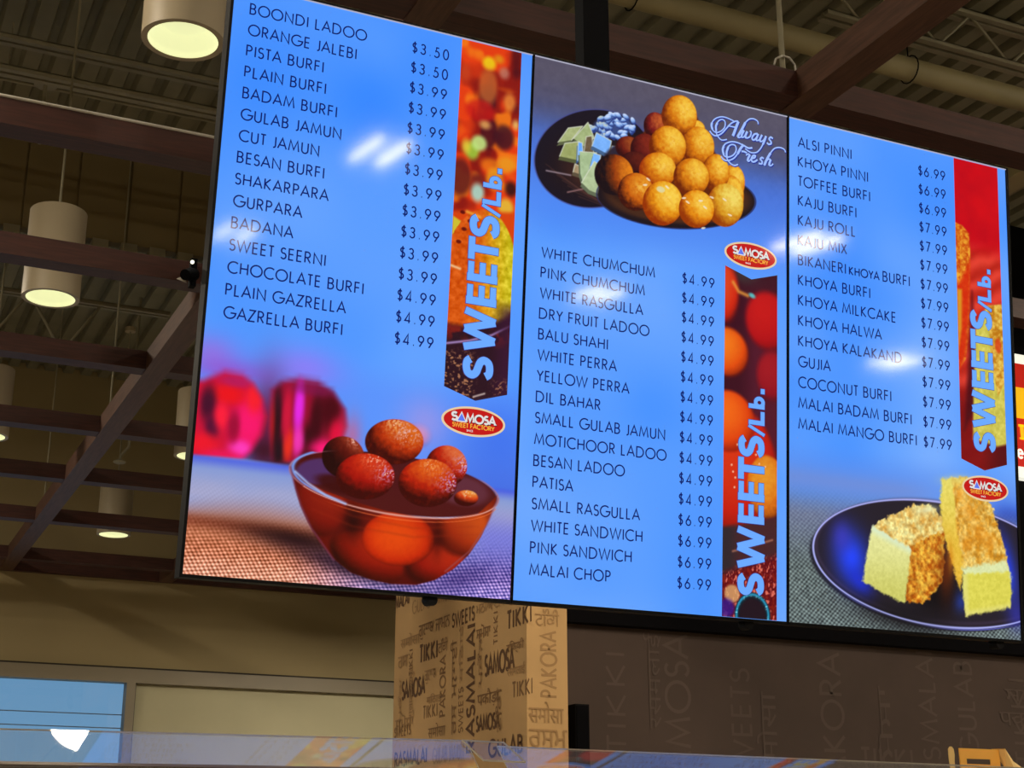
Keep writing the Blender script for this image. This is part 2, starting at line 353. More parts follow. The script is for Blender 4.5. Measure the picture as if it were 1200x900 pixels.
def paint_middle(U, V):
    p = Pic(U, V, (84,152,255)); bgblue(p, 4)
    t = sm(760, 1190, V)
    p.mix((78,132,240), sm(760, 880, V)*.7); p.mix((74,112,210), sm(860, 1010, V)*.8); p.mix((72,76,118), sm(980, 1130, V)*.95); p.mix((88,82,98), sm(1020,1190,V)*.9)
    p.c += (fbm(U, V, 14, 9)-.5)[:, None]*10*sm(900,1050,V)[:, None]
    # far plate
    p.ell((160,998,156,112,26), (26,20,32), 2); p.ell((160,990,140,96,26), (34,22,26), 30, .7); p.ell((170,940,110,44,-18), (64,36,30), 22, .8)
    p.ring((160,998,156,112,26), 1.6, (70,74,140), .8)
    for k in range(7): p.line([(40+k*14,960-k*10),(150+k*16,905-k*4)], 1.4, (84,52,46), .5)
    p.line([(42,945),(102,946)], 2, (160,140,150), .8); p.line([(96,905),(150,926)], 2, (150,110,110), .8)
    # nuts
    rs = np.random.RandomState(3)
    p.ell((206,1084,56,27,16), (60,80,140), 6, .9)
    for k in range(64):
        a = rs.rand()*6.28; r = math.sqrt(rs.rand()); cx = 206+60*r*math.cos(a); cy = 1084+29*r*math.sin(a)+.22*(cx-206); g = rs.rand()*180
        p.ball((cx, cy, 11, 6.6, g), (40,60,130), (130,170,235), (206,222,252) if cx > 190 else (196,206,196), (-.3,.8,.6))
    # paneer pieces
    def cube(P, col, edge=(215,220,200)):
        m = p.poly(P, 1.2); sh = p.poly([(a-3, b-9) for a, b in P], 1.2); p.mix(np.array(col)*.62, sh); p.mix(np.array(col)*1.12, m); n = fbm(U, V, 8, 6)-.5; p.c += (m*n*30)[:, None]; p.line(P[:4], 1.3, edge, .8)
    cube([(68,1017),(92,1056),(128,1068),(101,1029)], (150,160,110)); cube([(106,1034),(141,1080),(158,1046),(132,1022)], (146,160,112))
    cube([(73,985),(85,1018),(122,1030),(118,985)], (140,148,92)); cube([(118,984),(118,1028),(128,1028),(132,1000)], (90,150,240))
    cube([(108,955),(112,975),(145,965),(150,950)], (150,130,100)); cube([(132,1000),(138,1045),(152,1050),(158,1010)], (96,80,60))
    cube([(153,1026),(163,1060),(202,1048),(196,1014)], (110,160,225)); cube([(196,1010),(204,1036),(228,1040),(226,1010),(202,990)], (110,155,235))
    cube([(122,1006),(165,1012),(172,990),(158,962),(136,928),(126,955)], (150,170,130)); cube([(158,1010),(176,1008),(172,984),(150,975)], (110,165,235))
    cube([(130,934),(160,990),(182,982),(170,940),(178,915),(150,920)], (160,176,136))
    # near plate
    p.ell((380,946,214,74,9), (30,20,26), 2); p.ell((384,948,204,66,9), (74,42,26), 8, .9); p.ell((300,960,130,60,6), (30,14,14), 20, .85); p.ring((380,946,214,74,9), 1.6, (40,40,90), .9)
    p.ell((240,1000,76,52,40), (36,20,28), 8, .9); p.ell((300,1040,70,50,30), (44,18,20), 8, .9)
    p.mix((96,36,10), p.poly([(356,1170),(391,1180),(420,1165),(460,1100),(500,1045),(545,1000),(548,955),(515,910),(320,885),(246,915),(240,961),(262,1050),(300,1110)], 4))
    dk, md, hi = (110,36,4), (212,118,12), (244,192,60)
    def lad(e, d=dk, m=md, h=hi, s=1, nz=.42): p.ball(e, d, m, h, (.4,.45,.75), nz=nz, seed=s); x_, y_ = p.ellr((e[0]+e[2]*.25, e[1]+e[3]*.3, e[2]*.5, e[3]*.5, e[4])); p.mix((250,214,110), .55*np.exp(-(x_*x_+y_*y_)*2.2)*(h[0] > 200)*sm(.35,.65,fbm(p.U,p.V,5,s+40)))
    dd, dm, dh = (50,10,14), (112,30,18), (150,70,30)
    lad((314,1109,35,29,65), dd, (120,26,24), (190,90,40)); lad((244,1042,33,26,26), dd, dm, dh); lad((289,1046,41,36,48), dd, (96,24,20), (130,40,24)); lad((262,1008,37,27,20), (40,10,14), (66,18,18), (96,30,20))
    lad((423,1122,29,23,36), s=3); lad((379,1147,55,46,62), s=4)
    lad((430,1081,53,44,64), s=5); lad((349,1065,55,47,54), s=6); lad((528,1012,46,33,80), s=7); lad((520,975,55,38,80), s=17); lad((480,1027,48,37,75), s=8)
    lad((324,1002,52,42,32), (150,44,4), s=9); lad((414,1003,52,44,42), s=10)
    p.ball((211,969,53,47,41), (26,14,20), (150,60,12), (226,130,26), (.75,.25,.45), nz=.3, seed=11)
    lad((268,939,50,43,44), (60,16,10), (196,92,12), (226,140,30), 12)
    lad((507,952,57,48,60), (150,60,4), (216,150,30), (240,214,96), 13); lad((339,925,58,50,51), (150,50,2), (226,140,16), (248,204,70), 14); lad((429,928,51,44,41), (150,54,2), (226,134,14), (246,196,64), 15)
    for x, y in [(330,955),(292,960),(395,948),(405,940),(440,950),(452,936),(470,964),(505,965),(520,930),(448,885),(350,966),(300,975)]:
        p.ell((x, y, 7, 2.6, -30+x%50), (240,226,200), 1, .9)
    p.ell((333,957,12,8,0), (224,214,160), 2, .9)
    return p

def paint_right(U, V):
    p = Pic(U, V, (80,146,255)); bgblue(p, 8)
    p.mix((92,140,235), sm(430, 350, V)*.6); p.mix((120,140,205), np.exp(-((V-330)/26)**2)*.6*sm(500,300,U)); p.mix((40,70,190), np.exp(-((V-290)/40)**2)*sm(560,650,U)*.9)
    am = sm(330, 240, V)
    p.mix((112,122,150), am*sm(420,340,V)); p.mix((96,108,108), sm(260, 120, V)*am)
    wv = np.sin(2*math.pi*(U*.8-V*.75)/9)*.55 + np.sin(2*math.pi*(U*.5+V*.9)/8)*.5 + (fbm(U, V, 5, 2)-.5)*1.6
    p.c += (wv*(.25+.75*sm(280, 60, V))*am)[:, None]*np.array((44,50,48))
    pl = (444,166,374,148,-1.5)
    p.ell((440,158,384,150,-1.5), (24,22,34), 4, .85); p.ell(pl, (38,32,42), 2); p.ring(pl, 2.4, (176,180,250), .95); p.ring((444,172,366,143,-1.5), 5, (70,56,80), .5)
    p.ring((446,160,376,146,-1.5), 2.0, (120,124,250), .7, sm(150, 60, V)*sm(120,200,U)*sm(700,600,U))
    p.blob(176, 160, 52, (36,70,250), 1, 66, 10); p.blob(150, 205, 30, (60,60,190), .8, 40); p.blob(200, 105, 44, (30,50,220), .8, 26, -40); p.blob(640, 170, 34, (40,70,250), .9, 90, 12); p.blob(492, 82, 24, (50,90,240), .8, 26); p.blob(668, 60, 30, (50,50,160), .7, 40)
    p.blob(320, 30, 150, (24,22,26), .9, 34, -8); p.blob(420, 100, 80, (22,18,20), .9, 60)
    p.ring(pl, 2.4, (176,180,250), .95)
    def crumb(P, lo, hi, sz, seed, soft=3, jit=14):
        m = p.poly(P, soft, jit); n = fbm(U, V, sz, seed, 3); n2 = vnoise(U/5.5, V/5.5, seed+3)
        c = np.array(lo)+(np.array(hi)-np.array(lo))*np.clip((n-.25)*1.9, 0, 1)[:, None]; c = c*(.86+.24*n2)[:, None]; p.mix(c, m)
    p.blob(420, 96, 70, (16,12,16), .9, 50)
    crumb([(258,250),(300,272),(350,296),(392,306),(420,300),(446,276),(454,228),(347,194),(236,232)], (214,160,70), (250,240,160), 12, 3)
    p.blob(400, 292, 36, (236,244,196), .7, 12, 10)
    crumb([(345,200),(400,226),(452,246),(450,170),(442,126),(420,100),(396,76),(366,64),(330,68)], (176,86,12), (250,196,70), 11, 5)
    p.blob(452, 150, 24, (110,40,8), .75, 66)
    m = p.poly([(238,240),(218,160),(208,106),(262,84),(329,64),(340,130),(350,196),(290,216)], 4, 10)
    p.mix(np.array((206,204,104))+(sm(70, 220, V)[:, None])*np.array((24,26,50))+(fbm(U,V,6,4)[:,None]-.5)*26, m); p.mix((216,236,210), m*sm(26, 0, np.abs(V-(238-(U-234)*.36)))*.8)
    crumb([(447,368),(480,380),(530,382),(566,352),(602,320),(622,262),(640,214),(648,170),(500,160),(470,250)], (206,140,34), (250,216,120), 13, 8)
    for x, y, r in ((530,300,26),(560,250,30),(520,220,22),(590,230,20),(500,340,18)): p.blob(x, y, r, (226,140,30), .55)
    m = p.poly([(446,370),(478,380),(484,330),(488,250),(508,168),(505,150),(494,108),(476,156),(452,230),(440,290)], 5, 12)
    p.mix(np.array((232,186,60))+(fbm(U,V,7,6)[:,None]-.5)*34+sm(180,360,V)[:,None]*np.array((0,30,40)), m)
    p.blob(468, 180, 10, (206,120,20), .6, 40); p.blob(500, 372, 50, (236,226,120), .6, 14, 6)
    m = p.poly([(500,160),(560,174),(640,192),(656,150),(644,136),(520,124)], 6, 12); p.mix(np.array((222,230,170))+(fbm(U,V,6,2)[:,None]-.5)*26, m)
    m = p.poly([(503,146),(560,154),(648,164),(656,120),(650,78),(580,62),(511,48),(504,96)], 5, 10); p.mix(np.array((220,212,84))+(fbm(U,V,7,7)[:,None]-.5)*30, m); p.mix((232,226,140), m*sm(20, 2, np.abs(U-508))*.6); p.mix((232,226,140), m*sm(16, 2, np.abs(V-(50+(U-511)*.2)))*.5)
    return p

def banner_left(U, V):
    p = Pic(U, V, (140,22,14)); n = fbm(U, V, 60, 21, 2); n2 = fbm(U, V, 46, 25, 2)
    p.mix((226,60,14), sm(.42, .62, n)); p.mix((240,120,20), sm(.55, .75, n2)*.9); p.mix((70,12,26), sm(.42, .26, n)*.9)
    for x, y, r, c, a, ry in [(575,1165,20,(236,206,20),1,20),(598,1180,16,(220,160,20),.8,14),(612,1150,16,(190,130,110),.8,18),(520,1130,16,(200,70,30),.7,26),(575,1110,26,(214,120,50),.7,50),(628,1085,18,(240,150,60),.8,26),(560,1050,40,(196,20,20),.8,30),(640,1200,16,(70,8,20),.8,60),
            (572,1020,18,(230,170,90),.9,14),(645,1035,12,(236,200,110),.9,16),(618,1000,28,(60,16,30),.95,34),(545,955,20,(150,196,60),1,26),(560,975,22,(190,226,130),1,22),(530,962,14,(226,206,60),.9,22),(590,930,30,(226,120,20),.8,20),(628,940,26,(230,150,30),.9,20),(600,900,24,(240,170,30),.8,30),(640,885,18,(40,14,20),.95,22),(520,890,30,(90,24,24),.95,50),(560,880,22,(110,40,30),.8,34),(562,862,19,(170,216,200),1,26),(630,840,22,(226,200,60),.9,26)]:
        p.ell((x, y, r, ry, 0), c, 12, a*.9)
    pl = sm(830+.15*(U-580), 815+.15*(U-580), V)     # sweet on the lower half
    m = pl*sm(500, 510, V); 
    p.mix((214,66,10), m)
    mm = np.clip(p.poly([(508,800),(530,790),(545,760),(548,730),(508,700)],3),0,1); p.mix((206,190,50), mm)
    x, y = p.ellr((575,640,92,190,-4)); q = x*x+y*y
    c = np.array((226,130,12))+(fbm(U,V,9,30)[:,None]-.5)*90+sm(560,650,U)[:,None]*np.array((-20,60,20)); p.mix(c, (q < 1)*sm(1,.94,q)*(V > 560))
    c2 = np.array((206,70,8))+(fbm(U,V,9,31)[:,None]-.5)*70; p.mix(c2, (q<1)*sm(590, 540, U-(V-600)*.1)*(V > 560)*.8)
    p.mix((60,16,20), sm(.9,1.1,q)*sm(600,700,U+(V-600)*-.2)*sm(820,700,V)*.9)
    for x0, y0 in [(530,812),(548,795),(535,775),(524,745)]: p.ell((x0, y0, 7, 5, 0), (90,10,6), 2, .9)
    p.line([(540,815),(570,808)], 4, (240,170,60), .8); p.line([(510,690),(530,686)], 3, (240,200,150), .9)
    # dark plate at the foot
    e = 556+(U-508)*-.08+ (U-508)**2*.0025
    d = sm(e+16, e-4, V); p.mix((44,18,30), d); p.mix((128,28,22), d*sm(.5,.7,fbm(U,V,20,35))*sm(510,560,V)); p.line([(508,520),(560,533),(610,552),(655,580)], 2.6, (170,140,200), .9)
    p.mix((58,20,50), sm(600,650,U)*sm(640,600,V)*.8)
    g = sm(.55,.72,fbm(U*1.0,V*1.6,6,40))*sm(520,490,V)*(sm(590,560,U)+sm(600,640,U)*sm(470,440,V)); p.mix((190,130,90), g*.85)
    p.line([(575,414),(600,424)], 2, (220,200,190), .8); p.line([(580,408),(640,424)], 2, (60,40,60), .8)
    return p
def banner_middle(U, V):
    p = Pic(U, V, (60,14,30)); p.mix((96,30,50), sm(800,700,V)*sm(540,600,U)*.6)
    p.blob(560, 790, 40, (60,50,50), .9, 24)
    def b(e, d, m, h, so=14, nz=.05, L=(-.2,.3,.9)): p.ball(e, d, m, h, L, soft=so, nz=nz)
    b((505,740,46,80,0), (120,16,14), (206,40,16), (220,70,30)); b((625,690,66,76,0), (120,8,16), (176,16,22), (196,24,24), 16)
    b((640,560,50,66,0), (90,10,24), (140,16,30), (160,24,34), 16); b((515,600,62,62,0), (120,24,8), (224,76,12), (240,120,26), 12)
    b((545,330,112,150,0), (130,18,10), (196,30,14), (214,52,18), 12); b((520,440,75,74,0), (140,26,8), (222,66,12), (240,104,22), 10)
    b((625,300,55,75,0), (140,60,10), (214,110,22), (230,150,40), 5, .35)
    p.line([(530,768),(545,748),(570,742)], 5, (226,150,60), .8); p.ell((582,744,12,7,-20), (90,200,200), 5, .9)
    for x, y in [(545,388),(530,340),(534,325),(540,312),(538,290),(595,370),(604,350),(620,345),(610,330)]: p.ell((x,y,3,3,0), (250,190,150), 1.5, .9)
    m = sm(222, 206, V-(U-580)*.25); p.mix((70,36,40), m); p.mix((40,40,46), m*sm(560,520,U)*.7)
    p.line([(535,146),(580,160),(640,180)], 2.5, (170,110,90), .8)
    tn = fbm(U*1.6, V, 10, 50); r = sm(140, 112, V-(U-600)*.35); p.mix((96,10,20), r); p.mix((226,110,90), r*sm(.56,.74,tn)); p.mix((150,40,20), r*sm(.5,.3,tn)*.6)
    p.ell((534,52,22,22,0), (220,170,110), 6, .8); p.ell((520,20,24,24,0), (50,20,140), 10, .8)
    p.ell((588,8,48,52,0), (16,30,40), 2, .98); p.ring((588,8,42,46,0), 3, (40,160,200), .9); p.ell((588,6,36,40,0), (34,20,30), 3)
    p.c += (sm(.7,.9,vnoise(U/3,V/3,51))*np.exp(-((np.hypot((U-588)/42,(V-8)/46)-1)*10)**2))[:,None]*120
    return p
def banner_right(U, V):
    p = Pic(U, V, (186,4,24)); p.mix((214,10,22), fbm(U,V,60,60)); t = sm(1010, 940, V); s = np.sin((V-.45*U)/9+3*fbm(U,V,60,61))
    p.mix((206,50,36), t); p.c += (t*s)[:, None]*np.array((20,14,12)); p.mix((120,10,14), sm(640,560,V)*.9); p.mix((70,10,20), sm(560, 480, V)*sm(560,640,U)*.7)
    def crumb(P, lo, hi, sz, seed, soft=3):
        m = p.poly(P, soft); n = fbm(U, V, sz, seed); p.mix(np.array(lo)+(np.array(hi)-np.array(lo))*np.clip((n-.3)*2.2,0,1)[:,None], m)
    crumb([(506,1035),(530,1030),(552,1012),(554,960),(548,860),(545,760),(530,680),(506,650)], (196,70,10), (240,170,50), 9, 62)
    p.mix((214,40,10), p.poly([(506,860),(530,900),(552,940),(548,820),(530,690),(506,640)], 8)*.85); p.mix((216,170,40), p.poly([(508,700),(508,860),(524,860),(520,760)], 6)*.8)
    p.mix((70,8,20), p.poly([(540,700),(556,860),(566,700),(560,560),(520,500)], 10)*.85)
    m = p.poly([(546,480),(552,600),(566,780),(606,830),(655,838),(655,480),(620,470),(590,476)], 5)
    c = np.array((206,196,84))+(fbm(U,V,10,64)[:,None]-.5)*60; p.mix(c, m)
    crumb([(606,830),(655,842),(655,640),(630,600),(612,690)], (190,120,20), (236,200,90), 9, 66); p.ell((636,730,12,22,0), (214,60,20), 5, .8)
    return p
# ---------------------------------------------------------------- single-line lettering (cap height = 1)
def arc(cx, cy, rx, ry, a0, a1, n=9):
    return [(cx + rx*math.cos(math.radians(a0+(a1-a0)*i/n)), cy + ry*math.sin(math.radians(a0+(a1-a0)*i/n))) for i in range(n+1)]
def glyphs():
    G = {}
    G['A'] = (.80, [[(0,0),(.40,1),(.80,0)], [(.15,.33),(.65,.33)]], .03)
    G['B'] = (.50, [[(.22,.53),(0,.53)], [(0,0),(0,1),(.22,1)]+arc(.22,.765,.235,.235,90,-90)+[(.24,.53)]+arc(.24,.265,.265,.265,90,-90)+[(0,0)]], .11)
    G['C'] = (.86, [arc(.52,.5,.52,.52,48,312,16)], .05)
    G['D'] = (.76, [[(0,0),(0,1),(.26,1)]+arc(.26,.5,.5,.5,90,-90,12)+[(0,0)]], .11)
    G['E'] = (.42, [[(.42,1),(0,1),(0,0),(.42,0)], [(0,.52),(.40,.52)]], .11)
    G['F'] = (.42, [[(.42,1),(0,1),(0,0)], [(0,.52),(.40,.52)]], .11)
    G['G'] = (1.0, [arc(.52,.5,.52,.52,48,358,18)+[(.58,.48)]], .05)
    G['H'] = (.64, [[(0,0),(0,1)],[(.64,0),(.64,1)],[(0,.52),(.64,.52)]], .11)
    G['I'] = (0.0, [[(0,0),(0,1)]], .12)
    G['J'] = (.24, [[(.24,1),(.24,.16)]+arc(.06,.16,.18,.18,0,-100,5)], .08)
    G['K'] = (.54, [[(0,0),(0,1)],[(.50,1),(.03,.52),(.54,0)]], .11)
    G['L'] = (.38, [[(0,1),(0,0),(.38,0)]], .11)
    G['M'] = (.96, [[(0,0),(.15,1),(.48,.12),(.81,1),(.96,0)]], .07)
    G['N'] = (.70, [[(0,0),(0,1),(.70,0),(.70,1)]], .11)
    G['O'] = (1.04, [arc(.52,.5,.52,.52,0,360,22)], .05)
    G['P'] = (.46, [[(0,0),(0,1),(.2,1)]+arc(.2,.74,.26,.26,90,-90)+[(0,.48)]], .11)
    G['R'] = (.50, [[(0,0),(0,1),(.2,1)]+arc(.2,.74,.26,.26,90,-90)+[(0,.48)], [(.2,.48),(.50,0)]], .11)
    G['S'] = (.44, [arc(.22,.755,.21,.245,35,250,9)+arc(.22,.27,.24,.27,70,-150,9)], .07)
    G['T'] = (.46, [[(0,1),(.46,1)],[(.23,1),(.23,0)]], .05)
    G['U'] = (.58, [[(0,1),(0,.29)]+arc(.29,.29,.29,.30,180,360,9)+[(.58,1)]], .10)
    G['V'] = (.74, [[(0,1),(.37,0),(.74,1)]], .03)
    G['W'] = (1.18, [[(0,1),(.30,0),(.59,1),(.88,0),(1.18,1)]], .03)
    G['X'] = (.62, [[(0,0),(.58,1)],[(.03,1),(.62,0)]], .04)
    G['Y'] = (.62, [[(0,1),(.31,.48),(.62,1)],[(.31,.48),(.31,0)]], .03)
    G['Z'] = (.58, [[(.03,1),(.58,1),(0,0),(.58,0)]], .06)
    G['3'] = (.44, [arc(.21,.76,.20,.24,155,-80,9)+arc(.20,.27,.24,.27,88,-160,9)], .09)
    G['4'] = (.52, [[(.40,0),(.40,1),(0,.22),(.52,.22)]], .08)
    G['5'] = (.44, [[(.40,1),(.14,1),(.08,.58)]+arc(.17,.32,.27,.32,112,-145,9)], .09)
    G['6'] = (.52, [arc(.26,.29,.26,.29,0,360,14), [(.38,1),(.05,.42)]], .08)
    G['7'] = (.48, [[(0,1),(.48,1),(.14,0)]], .08)
    G['9'] = (.52, [arc(.26,.71,.26,.29,0,360,14), [(.14,0),(.47,.58)]], .08)
    G['0'] = (.52, [arc(.26,.5,.26,.51,0,360,18)], .08)
    G['$'] = (.42, [arc(.21,.73,.19,.21,35,250,9)+arc(.21,.29,.21,.235,70,-150,9), [(.21,1.12),(.21,-.12)]], .09)
    G['.'] = (.04, [[(-.02,.05),(.06,.05)]], .12)
    G['e'] = (.52, [[(.03,.36),(.50,.36)]+arc(.26,.34,.25,.33,5,320,12)], .06)
    G[' '] = (.20, [], .07)
    return G
GL = glyphs()
def text_paths(s, track=0.0):
    x, out = 0.0, []
    for k, ch in enumerate(s):
        w, P, sb = GL[ch]
        if k: x += sb + track
        for p in P: out.append([(x+a, b) for a, b in p])
        x += w + sb
    return out, x - GL[s[-1]][2]
def ribbon(path, t, verts, faces, place):
    """constant-width mitred ribbon along a 2-D path; place(x, y) gives the 3-D point"""
    n = len(path)
    closed = n > 3 and abs(path[0][0]-path[-1][0]) + abs(path[0][1]-path[-1][1]) < 1e-6
    L, R = [], []
    for i, (x, y) in enumerate(path):
        if closed and i in (0, n-1): a, b = path[n-2], path[1]
        else: a, b = path[max(i-1,0)], path[min(i+1,n-1)]
        def unit(p, q):
            d = (q[0]-p[0], q[1]-p[1]); l = math.hypot(*d) or 1; return d[0]/l, d[1]/l
        d0 = unit(a, (x,y)) if a != (x,y) else unit((x,y), b)
        d1 = unit((x,y), b) if b != (x,y) else d0
        m = (-(d0[1]+d1[1]), d0[0]+d1[0]); l = math.hypot(*m)
        if l < 1e-6: m = (-d0[1], d0[0]); k = 1
        else:
            m = (m[0]/l, m[1]/l); k = 1/max(.45, m[0]*-d0[1] + m[1]*d0[0])
        w = t[i] if isinstance(t, (list, tuple)) else t
        L.append((x+m[0]*w/2*k, y+m[1]*w/2*k)); R.append((x-m[0]*w/2*k, y-m[1]*w/2*k))
    o = len(verts)
    for p, q in zip(L, R): verts.append(place(*p)); verts.append(place(*q))
    for i in range(n-1): faces.append((o+2*i, o+2*i+1, o+2*i+3, o+2*i+2))
# ================================================================ the room
HX0, HX1, HY0, HY1, DZ = -7.0, 15.0, -17.0, 12.5, 6.5
struct(MB().box((HX0,HY0,-.1),(HX1,HY1,0)).build('floor', M['floor']), 'grey tile floor of the food hall')
struct(MB().box((HX0-.15,HY0,0),(HX0,HY1+.2,DZ+.1)).build('wall_left', M['wall']))
struct(MB().box((HX1,HY0,0),(HX1+.15,HY1+.2,DZ+.1)).build('wall_right', M['wall']))
struct(MB().box((HX0-.15,HY0-.15,0),(HX1+.15,HY0,DZ+.1)).build('wall_rear', M['wall']))
ceil = sempty('ceiling', 'corrugated cream painted steel roof deck')
x, pitch = HX0, .18
while x < HX1-.01:
    b = MB(); n = 5; prof = []
    for k in range(n):
        a = x+k*pitch; prof += [(a,DZ),(a+.095,DZ),(a+.115,DZ+.05),(a+.160,DZ+.05)]
    prof.append((x+n*pitch, DZ))
    v = [(px_,HY0,pz) for px_,pz in prof]+[(px_,HY1,pz) for px_,pz in prof]; m_ = len(prof)
    b.add(v, [(k,k+1,m_+k+1,m_+k) for k in range(m_-1)])
    b.add([(x,HY0,DZ+.06),(x+n*pitch,HY0,DZ+.06),(x+n*pitch,HY1,DZ+.06),(x,HY1,DZ+.06)], [(0,1,2,3)])
    o = b.build('deck_sheet', M['deck'], ceil); x += n*pitch
# far wall with the storefront window band
wb = MB(); wb.box((HX0,12.5,3.535),(HX1,12.7,DZ+.1)); wb.box((HX0,12.5,0),(1.355,12.7,.9)); wb.box((4.9,12.5,0),(HX1,12.7,3.535)); wb.box((1.37,12.6,0),(4.9,12.7,3.535)); wb.box((HX0,12.6,3.5),(1.37,12.7,3.535))
struct(wb.build('wall_back', M['wall']), 'tan far wall under the timber lattice')
w1 = sempty('window_1', 'storefront window showing blue evening sky')
MB().box((HX0,12.44,3.375),(4.9,12.6,3.512)).build('frame_head', M['frame'], w1)
MB().box((HX0,12.5,3.512),(4.9,12.6,3.535)).build('sealant_joint', M['joint'], w1)
for mx in (-5.2,-3.6,-2.0,-.4,1.268): MB().box((mx,12.44,.9),(mx+.087,12.6,3.375)).build('mullion', M['frame'], w1)
MB().box((1.355,12.5,.0),(1.372,12.6,3.375)).build('vertical_joint', M['joint'], w1)
for mx in (-5.113,-3.513,-1.913,-.313): MB().box((mx,12.53,.9),(mx+1.513 if mx < -1 else 1.268,12.545,3.375)).build('pane', M['glass'], w1)
for z_ in (3.07,2.94): MB().tube((HX0,12.57,z_),(1.268,12.57,z_-.0),.005,6).build('faint_line', M['wire'], w1)  # thin level tubes standing in for faint lines seen through the glass
w2 = sempty('window_2', 'pale infill panel right of the blue window')
MB().box((1.372,12.53,.0),(4.9,12.6,3.375)).build('infill_panel', M['panel'], w2)
# ceiling step clad with ribbed sheet
st = MB(); x = -5.0; 
while x < 2.2:
    st.box((x,7.26,5.83),(x+.345,7.36,6.5)); st.box((x+.345,7.275,5.83),(x+.36,7.36,6.5)); x += .36
struct(st.build('trim_1', mat('tan_ribbed_cladding', (128,112,76), .8)), 'tan ribbed cladding where the ceiling steps')
fc = MB(); x = -5.0
while x < 2.2:
    fc.box((x,7.24,5.77),(x+.11,7.38,5.83)); fc.box((x,7.30,5.83-.11),(x+.2,7.36,5.77), 0); x += .2
struct(fc.build('trim_2', M['steel']), 'broken cream flute closers under the ceiling step')
# right: dark bulkhead and papered wall
struct(MB().box((2.35,5.5,3.071),(HX1,5.75,DZ)).build('trim_4', M['soffit']), 'near black bulkhead behind the menu screens')
pr = struct(MB().box((2.35,5.58,0),(HX1,5.75,3.071)).build('wall_far_right', M['dull']), 'dark brown wall printed with faint food words')
# papered partition
part = sempty('wall_partition', 'kraft paper partition printed with food words in several scripts')
MB().box((2.09,5.0,0),(2.35,7.14,4.38)).build('partition_core', M['kraft'], part)

def lift(place, k):
    def f(a, b):
        x, y, z = place(a, b); d = .0002*k
        return (x-d, y, z) if place is side else (x, y-d, z)
    return f
def words(name, items, place0, m, parent, t=.16):
    """Latin words: (text, x, y, cap height, length, turned)"""
    v, f = [], []
    for n_, (s, x0, y0, cap, ln, turned) in enumerate(items):
        place = lift(place0, n_+1)
        P, w = text_paths(s, .10); kx = ln/w
        for j_, p in enumerate(P):
            place = lift(place0, n_+1+.3*j_)
            q = [(a*kx/cap, b) for a, b in p]
            if turned: ribbon([(x0 - b*cap, y0 + a*cap) for a, b in q], t*cap, v, f, place)
            else: ribbon([(x0 + a*cap, y0 + b*cap) for a, b in q], t*cap, v, f, place)
    return mesh(name, v, f, m, parent)
def script_words(name, items, place0, m, parent):
    """Indic words set with the built-in font: (text, x, y, height, length, turned)"""
    V, F = [], []
    dg = bpy.context.evaluated_depsgraph_get()
    for n_, (s, x0, y0, h, ln, turned) in enumerate(items):
        place = lift(place0, n_+13)
        c = bpy.data.curves.new('t', 'FONT'); c.body = s; c.resolution_u = 2
        o = bpy.data.objects.new('t', c); COL.objects.link(o); dg.update()
        me = o.evaluated_get(dg).to_mesh(); xs = [p.co.x for p in me.vertices]; ys = [p.co.y for p in me.vertices]
        if xs:
            ax, bx, ay, by = min(xs), max(xs), min(ys), max(ys); k = len(V)
            up = list(range(len(me.vertices)))          # islands (one glyph stroke each) get their own depth
            def root_(i):
                while up[i] != i: up[i] = up[up[i]]; i = up[i]
                return i
            for q in me.polygons:
                r0 = root_(q.vertices[0])
                for i in q.vertices[1:]: up[root_(i)] = r0
            ids = {}
            for p in me.vertices:
                a = (p.co.x-ax)/(bx-ax)*ln; b = (p.co.y-ay)/(by-ay)*h
                isl = ids.setdefault(root_(p.index), len(ids)); place = lift(place0, n_+13+.06*(isl % 14))
                V.append(place(x0-b, y0+a) if turned else place(x0+a, y0+b))
            F += [tuple(i+k for i in q.vertices) for q in me.polygons]
        o.evaluated_get(dg).to_mesh_clear(); bpy.data.objects.remove(o); bpy.data.curves.remove(c)
    return mesh(name, V, F, m, parent)
# side face (x = 2.09): text runs towards the viewer, i.e. with decreasing y; a = 7.14 - y
side = lambda a, z: (2.0885, 7.14-a, z)
front = lambda a, z: (a, 4.9985, z)
A = lambda y: 7.14-y
words('bold_word_print', [('SWEETS',A(6.10),3.085,.082,.35,0),('SAMOSA',A(5.58),2.72,.115,.41,0),('TIKKI',A(5.26),2.955,.10,.32,0),
    ('RASMALAI',A(5.737),2.290,.115,.76,1),('SAMOSA',A(6.97),2.715,.11,.41,0),('TIKKI',A(6.655),2.925,.11,.30,0),('SAMOSA',A(5.705),2.40,.085,.335,0),('RASMALAI',A(7.08),2.27,.09,.57,0),('GULAB',A(5.52),2.24,.09,.46,0),('MALAI',A(7.14),3.36,.08,.26,0),('SWEETS',A(6.0),2.05,.1,.4,0),('PAKORA',A(6.9),2.04,.1,.45,0)], side, M['ink'], part, .19)
words('mid_word_print', [('PAKORA',A(6.205),2.54,.09,.38,1),('SWEETS',A(5.918),2.415,.065,.27,1),('TIKKI',A(6.58),2.55,.078,.24,0),('TIKKI',A(5.19),2.55,.085,.26,0),('TIKKI',A(5.40),2.89,.055,.19,1),('TIKKI',A(6.79),2.86,.06,.17,1),('SWEETS',A(7.10),2.47,.06,.30,0)], side, M['ink2'], part)
words('pale_word_print', [('GULAB JAMUN',A(6.81),3.275,.085,.70,0),('GULAB JAMUN',A(6.40),2.255,.09,.5,0)], side, M['ink3'], part, .13)
